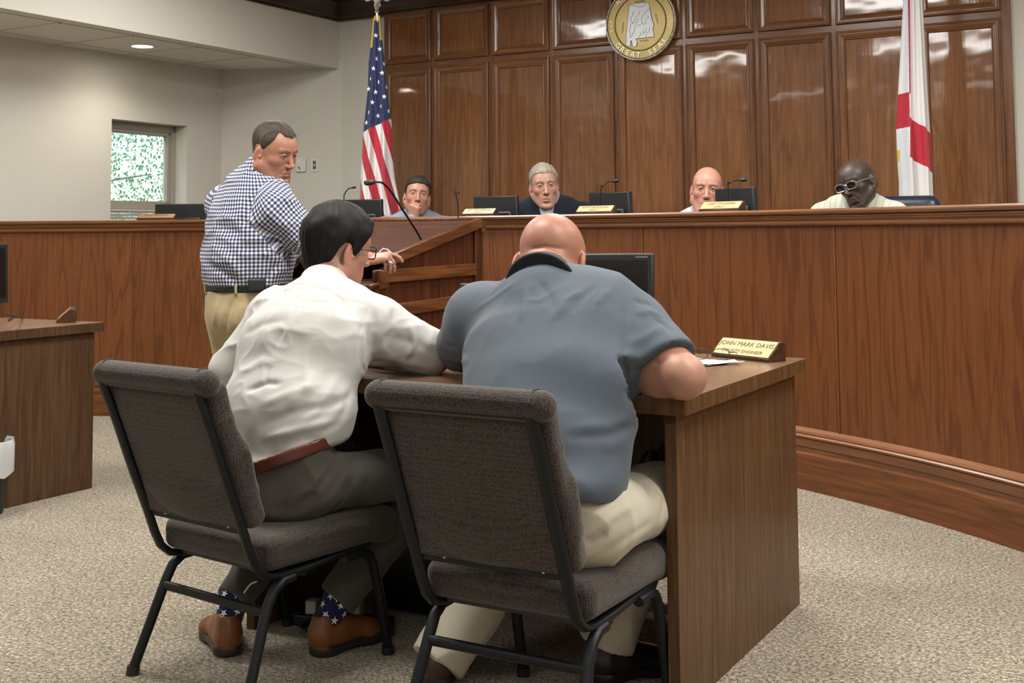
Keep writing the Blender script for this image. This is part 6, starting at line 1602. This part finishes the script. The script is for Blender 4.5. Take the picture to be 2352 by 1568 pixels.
# under the desk: computer, cables
tw = thing('computer_tower', 'black computer tower on the carpet under the right desk', 'computer', W(-2.20, 3.42, 0), -TH)
MB().box(-.10, .10, -.22, .22, .012, .44).obj('case', M['blackp'], tw, bevel=.006)
for x in (-.08, .08):
    for y in (-.18, .18): MB().lathe([(.014, 0), (.012, .014)], 12, M=Matrix.Translation((x, y, 0))).obj('foot', M['blackp'], tw)
MB().box(-.095, .095, -.232, -.221, .02, .43).obj('front_bezel', M['screen'], tw, bevel=.004)
ps = thing('power_strip', 'black power strip with plugs on the carpet by the star sock', 'power strip', W(-2.30, 3.02, 0), -TH + .3)
MB().box(-.15, .15, -.028, .028, 0, .035).obj('body', M['blackp'], ps, bevel=.005)
for k in range(4): MB().box(-.12 + k * .07, -.085 + k * .07, -.02, .02, .036, .075).obj('plug', M['blackp'] if k % 2 else M['white'], ps, bevel=.004)
def cable(label, pts, r=.004, mat='cable'):
    q = [Vector(p) for p in pts]; o = thing('cable', label, 'cable', q[0])
    L = [p - q[0] for p in q]; sm = []
    for i in range(len(L) - 1):
        p0 = L[max(i - 1, 0)]; p1 = L[i]; p2 = L[i + 1]; p3 = L[min(i + 2, len(L) - 1)]
        for k in range(6):
            t = k / 6; sm.append(.5 * ((2 * p1) + (p2 - p0) * t + (2 * p0 - 5 * p1 + 4 * p2 - p3) * t * t + (3 * p1 - p0 - 3 * p2 + p3) * t ** 3))
    sm.append(L[-1]); MB().tube(sm, r, 8).obj('cord', M[mat], o, smooth=True); return o
cable('black cable hanging under the right desk, left strand', [P(1487, 1035, 3.95), P(1478, 1052, 3.95), P(1464, 1080, 3.95), P(1455, 1110, 3.95)], .006)
cable('thick black cable bundle hanging under the right desk', [P(1503, 1035, 3.95), P(1500, 1055, 3.95), P(1494, 1082, 3.95), P(1488, 1120, 3.95)], .012)
cable('thin black cable looping right under the right desk', [P(1500, 1070, 3.93), P(1512, 1085, 3.9), P(1530, 1082, 3.88), P(1545, 1072, 3.86)], .003)
cable('thin white cable curling behind the chair legs', [PZ(560, 1362, .20), PZ(575, 1342, .22), PZ(590, 1335, .23)], .0022, 'white')
cable('black cable pile beside the power strip', [W(-2.36, 2.96, .012), W(-2.30, 2.93, .03), W(-2.25, 2.98, .012), W(-2.33, 3.0, .03), W(-2.40, 2.94, .012), W(-2.31, 2.90, .012)], .005)
cable('black monitor cable running over the left desk', [PZ(20, 735, HD + .006), PZ(34, 727, HD + .006), PZ(52, 729, HD + .006), PZ(15, 722, HD + .10)], .004)
# waste bin with a white liner
bn = PZ(-62, 1180, 0); bn = Vector((bn.x, bn.y, 0)) + Vector(UR) * .03; wb_ = thing('waste_bin', 'waste bin with a white plastic liner at the left edge of the picture', 'bin', bn)
MB().lathe([(0, .005), (.10, .005), (.135, .30), (.128, .30), (.095, .012), (0, .012)], 28).obj('bucket', M['blackp'], wb_, smooth=40)
prof = []
lm = MB(); n_ = 40
rings = [(.138, .17, .004), (.142, .23, .005), (.143, .295, .004), (.136, .312, .004), (.126, .295, .004), (.112, .18, .006)]
vs = []
for k, (r, z, a) in enumerate(rings):
    for j in range(n_):
        t = 2 * PI * j / n_; rr = r + a * math.sin(7 * t + k) + a * .6 * math.sin(13 * t + 2 * k); vs.append((rr * math.cos(t), rr * math.sin(t), z + (.012 * math.sin(5 * t) if k == 0 else 0)))
lm.add(vs, [(k * n_ + j, k * n_ + (j + 1) % n_, (k + 1) * n_ + (j + 1) % n_, (k + 1) * n_ + j) for k in range(len(rings) - 1) for j in range(n_)])
lm.obj('liner', plain('white_plastic_film', (.62, .64, .66), .3), wb_, smooth=True)

# ------------------------------------------------------------------ flags
def drape(edges, Y, nu, nv, y0, y1, fold, dep, colfn, name, parent):
    ys = np.linspace(y0, y1, nv); ex = np.array(edges, float); xl = np.interp(ys, ex[:, 0], ex[:, 1]); xr = np.interp(ys, ex[:, 0], ex[:, 2])
    u = np.concatenate([-np.cos(PI * np.linspace(0, 1, nu)), np.cos(PI * (np.arange(10) + 1) / 11.0)]); sn = np.sqrt(np.maximum(0, 1 - u * u))
    front = np.arange(len(u)) < nu
    UU, YY = np.meshgrid(u, ys); c = ((xl + xr) / 2)[:, None]; w = ((xr - xl) / 2)[:, None]; g = ((ys - y0) / (y1 - y0))[:, None] + 0 * UU
    X = c + w * UU; ws = w * Y / FPX
    d = np.where(front[None], -dep * (ws / .12) * sn[None] + fold(UU, g) * ws, dep * .9 * (ws / .12) * sn[None])
    D = FW[None, None] + RT[None, None] * ((X - PPX) / FPX)[..., None] + UP[None, None] * ((PPY - YY) / FPX)[..., None]
    V = CAMP + D * (Y / D[..., 1])[..., None]; V[..., 1] += d
    n = len(u); J, I = np.meshgrid(np.arange(nv - 1), np.arange(n), indexing='ij'); I2 = (I + 1) % n
    F = np.stack([J * n + I, J * n + I2, (J + 1) * n + I2, (J + 1) * n + I], -1).reshape(-1, 4)[:, ::-1]
    return V.reshape(-1, 3), F, colfn(X, YY, UU + 0 * X).reshape(-1, 3)
def pick(shape, *rules):
    C = np.zeros(shape + (3,)); 
    for m, col in rules: C[np.broadcast_to(m, shape)] = col
    return C
YF = 8.55
fus = thing('us_flag', 'American flag with white stars hanging on an eagle-topped pole', 'flag', Vector((P(866, 400, YF).x, YF, PF)))
edg = [(36, 860, 873), (45, 857, 874), (80, 854, 877), (144, 847, 884), (207, 845, 890), (278, 837, 899.7), (306, 834, 901), (364, 831, 903), (412, 828, 908), (456, 827, 917), (500, 827, 923), (560, 828, 930), (800, 836, 926)]
BLUE = (.012, .020, .085); RED = (.42, .012, .030); WHT = (.66, .64, .64); GOLD = (.52, .33, .06)
def col_us(x, y, u):
    cx, cy = (x - 780) * 3.133, y * 3.133
    lineb = 955 + (cx - 172) * (855 - 955) / (378 - 172)
    r = np.mod(cx - .285 * (cy - 940) - 215, 108.0)
    return pick(x.shape, (cy > -1e9, WHT), (r < 57, RED), (cy < lineb, BLUE), (((u < -.62) & (cy < 345)) | ((u > .62) & (cy < 290)) | (cy < 150), GOLD))
V, F, C = drape(edg, YF, 200, 760, 36, 800, lambda u, g: .34 * (np.sin(6 * u + 3.5 * g) - 1) * (.3 + g) + .12 * (np.sin(14 * u - 5 * g) - 1) * (.2 + g), .05, col_us, 'flag_cloth', fus)
make('flag_cloth', V, F, attr_mat('flag_nylon', .6, .04, 60, .15, 250, sheen=.2, spec=.35), fus, C)
FLAGM = bpy.data.materials['flag_nylon']
cs = [(260, 255), (289, 353), (266, 423), (243, 492), (318, 460), (305, 524), (224, 567), (281, 593), (336, 628), (258, 662), (209, 640), (320, 695), (235, 736), (299, 764), (357, 740), (211, 808), (351, 799), (276, 833), (194, 882)]
stars_on(V, F, [(780 + a / 3.133, b / 3.133) for a, b in cs], .0195, (0, 0, 1), 'star', fus, .0015, spin=(.1, -.08, .15, 0))
q0 = Vector((P(866, 40, YF).x, YF, 0)) - Vector((fus.location.x, fus.location.y, 0)); zt_ = P(866, 26, YF).z - PF
MB().tube([(q0.x, 0, .05), (q0.x, 0, zt_)], .0125, 14).obj('pole', M['chrome'], fus, smooth=True)
MB().lathe([(0, 0), (.17, 0), (.17, .02), (.06, .05), (.03, .10), (0, .10)], 30).obj('base', M['chrome'], fus, smooth=True)
fin = MB().lathe([(.010, zt_ - .02), (.018, zt_), (.012, zt_ + .012), (.020, zt_ + .03), (.012, zt_ + .045), (.0, zt_ + .05)], 16, M=Matrix.Translation((q0.x, 0, 0))).obj('finial', M['chrome'], fus, smooth=True)
v = Vol((-.16, -.08, 0), (.16, .08, .24), .005)
v.add(ell((0, 0, .07), (.028, .030, .05)), ell((0, -.018, .135), (.017, .02, .02)), cone((0, -.03, .133), (0, -.05, .125), .008, .003), k=.015)
for sx in (-1, 1): v.add(econe((sx * .02, .005, .085), (sx * .075, .012, .060), (.012, .028), (.010, .026), (0, 1, 0)), econe((sx * .07, .012, .062), (sx * .105, .014, .085), (.010, .026), (.007, .016), (0, 1, 0)), k=.01)
v.add(econe((0, .01, .04), (0, .03, .005), (.02, .01), (.028, .006), (1, 0, 0)), k=.01)
Ve, Fe = v.mesh(1); eg = make('eagle', Ve, Fe, plain('silver_paint', (.62, .60, .55), .35, .15)); eg.parent = fin; eg.location = (q0.x, 0, zt_ + .035)
# Alabama flag
YA = 7.0
fal = thing('alabama_flag', 'white flag with a crimson saltire hanging at the right of the panelled wall', 'flag', Vector((P(2098, 400, YA).x, YA, PF)))
edg = [(-120, 2080, 2110), (-40, 2079, 2114), (0, 2077, 2118), (100, 2072, 2123), (215, 2066, 2129), (300, 2062, 2134), (360, 2064, 2138), (420, 2068, 2140), (470, 2068, 2142), (800, 2066, 2150)]
def col_al(x, y, u):
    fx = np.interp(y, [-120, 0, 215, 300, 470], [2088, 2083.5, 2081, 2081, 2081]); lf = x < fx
    a = 271 + (x - 2081) * (308 - 271) / 54.0; b = 362 + (x - 2081) * (398 - 362) / 58.0
    cr = (.42, .012, .030)
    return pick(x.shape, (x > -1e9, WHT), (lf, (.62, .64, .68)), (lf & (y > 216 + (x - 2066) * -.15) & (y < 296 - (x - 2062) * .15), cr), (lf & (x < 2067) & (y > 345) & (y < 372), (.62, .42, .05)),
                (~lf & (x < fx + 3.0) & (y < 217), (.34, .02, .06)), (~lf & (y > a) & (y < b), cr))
V, F, C = drape(edg, YA, 220, 900, -120, 800, lambda u, g: .9 * np.maximum(0, -.40 - u) + .26 * (np.sin(6 * u + 1 + 2 * g) - 1) * (.3 + g) + .08 * (np.sin(13 * u - 3 * g) - 1), .05, col_al, 'flag_cloth', fal)
make('flag_cloth', V, F, FLAGM, fal, C)
MB().tube([(0, .02, .05), (0, .02, P(2098, -160, YA).z - PF)], .0125, 14).obj('pole', M['chrome'], fal, smooth=True)
MB().lathe([(0, 0), (.17, 0), (.17, .02), (.06, .05), (.03, .10), (0, .10)], 30).obj('base', M['chrome'], fal, smooth=True)

# ------------------------------------------------------------------ great seal on the panelling
SR_ = .266; cs_, cz_ = -3.411, 2.640
seal = thing('state_seal', 'round gold state seal with a silver map, mounted on the panelled wall', 'seal', W(cs_, TF - .03, cz_), -TH)
RX = Matrix.Rotation(PI / 2, 4, 'X')     # lathe z -> -y
M['sealgold'] = plain('seal_gold', (.78, .62, .27), .42, .2, noise=.12, nscale=14, bump=.15, bscale=90)
M['sealsilver'] = plain('seal_silver', (.58, .60, .62), .42, .4, noise=.06, nscale=25)
M['sealdark'] = plain('seal_dark_line', (.035, .028, .02), .6)
MB().lathe([(0, -.002), (SR_ - .006, -.002), (SR_, .006), (SR_ - .004, .022), (SR_ - .012, .026), (0, .026)], 96, M=RX).obj('disc', M['sealgold'], seal, smooth=35)
rp = MB(); n_ = 150; vs = []
rope = []
for k in range(n_):
    a = 2 * PI * k / n_; c = Vector(((SR_ - .004) * math.cos(a), -.028, (SR_ - .004) * math.sin(a))); d = Vector((-math.sin(a), 0, math.cos(a))); o_ = Vector((math.cos(a), 0, math.sin(a)))
    rp.tube([c - d * .0055 - o_ * .004, c + d * .0055 + o_ * .004], [.0042, .0042], 6)
rp.obj('rope_rim', M['sealsilver'], seal, smooth=60)
def ringt(r, y, rad, nm, m): MB().tube([(r * math.cos(2 * PI * k / 96), y, r * math.sin(2 * PI * k / 96)) for k in range(97)], rad, 8, cap=False).obj(nm, M[m], seal, smooth=True)
ringt(SR_ - .012, -.027, .0022, 'rim_line', 'sealdark'); ringt(.196, -.0262, .0052, 'inner_groove', 'sealdark')
bd = MB()
for k in range(92):
    a = 2 * PI * k / 92; bd.lathe([(0, .0045), (.003, .0032), (.0042, 0)], 6, M=Matrix.Translation((.196 * math.cos(a), -.0285, .196 * math.sin(a))) @ RX)
bd.obj('bead_ring', M['sealgold'], seal, smooth=True)
def sp_(cx, cy): return ((cx - 910) / 705 * SR_, -(cy - (495 - .092 * (cx - 910))) / 820 * SR_)
st_ = [(698, 85), (1092, 40), (1118, 210), (1150, 400), (1190, 545), (1168, 640), (1192, 805), (1010, 825), (815, 848), (846, 915), (838, 985), (800, 1028), (752, 1000), (740, 880), (716, 890), (704, 1010), (620, 985), (628, 800), (655, 500), (682, 250)]
pl_ = [sp_(*q) for q in st_]
MB().prism(pl_, -.032, -.025, 1).obj('state_map', M['sealsilver'], seal)
MB().tube([(x, -.0315, z) for x, z in pl_ + pl_[:1]], .0016, 6).obj('map_outline', M['sealdark'], seal)
for rv in ([(700, 120), (790, 105), (850, 130), (960, 150), (1060, 60)], [(1105, 205), (1050, 220), (1035, 280), (990, 310), (945, 400), (950, 490), (1000, 530), (1040, 510), (1025, 440), (1080, 395), (1075, 330)], [(925, 235), (890, 300), (830, 370), (800, 470), (770, 500), (720, 530), (715, 620), (690, 680), (715, 720), (710, 800)],
           [(790, 235), (770, 330), (720, 380), (745, 470), (775, 495)], [(885, 395), (850, 480), (810, 540), (870, 555), (950, 520)], [(1110, 590), (1090, 690), (1045, 720), (1030, 810)], [(1045, 610), (1020, 700), (960, 740), (890, 790), (875, 830)], [(980, 640), (975, 720)], [(920, 690), (915, 745)], [(810, 560), (800, 660), (740, 790), (715, 830)]):
    MB().tube([(sp_(*q)[0], -.0325, sp_(*q)[1]) for q in rv], .0013, 5).obj('river_line', M['sealdark'], seal)
M['sealletter'] = plain('seal_letter_pale', (.82, .74, .50), .35, .4)
def arc_text(txt, rad, a_mid, sz, step, flip, mat):
    n = len(txt)
    for i, ch in enumerate(txt):
        if ch == ' ': continue
        a = a_mid + (i - (n - 1) / 2) * step * (1 if flip else -1)
        x, z = rad * math.cos(math.radians(a)), rad * math.sin(math.radians(a)); rot = math.radians(a + 90) if flip else math.radians(a - 90)
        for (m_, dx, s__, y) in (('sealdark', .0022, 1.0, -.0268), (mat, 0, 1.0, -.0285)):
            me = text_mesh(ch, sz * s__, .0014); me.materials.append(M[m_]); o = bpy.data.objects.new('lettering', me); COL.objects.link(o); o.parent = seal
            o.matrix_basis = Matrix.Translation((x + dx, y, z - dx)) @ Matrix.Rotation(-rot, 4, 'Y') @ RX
arc_text('GREAT SEAL', .229, -88, .052, 11.3, True, 'sealletter')
arc_text('ALABAMA', .229, 90, .052, 15.5, False, 'sealletter')
for (sx, cx) in ((-1, 315), (1, 1495)):
    for k in range(3):
        x, z = sp_(cx, (460 if sx < 0 else 365) + k * 102); MB().lathe([(.0085, 0), (.006, .004), (.0045, .002), (0, .002)], 10, M=Matrix.Translation((x, -.0255, z)) @ RX).obj('boss', M['sealletter'], seal, smooth=True)
for (t_, cx, cy, rot, sz) in (('TENNESSEE', 905, 22, 0, .016), ('MISSISSIPPI', 560, 600, 82, .017), ('GEORGIA', 1245, 400, -76, .017), ('FLORIDA', 985, 885, 2, .016)):
    x, z = sp_(cx, cy); me = text_mesh(t_, sz, .0006); me.materials.append(M['sealdark']); o = bpy.data.objects.new('lettering', me); COL.objects.link(o); o.parent = seal
    o.matrix_basis = Matrix.Translation((x, -.0268, z)) @ Matrix.Rotation(-math.radians(rot), 4, 'Y') @ RX
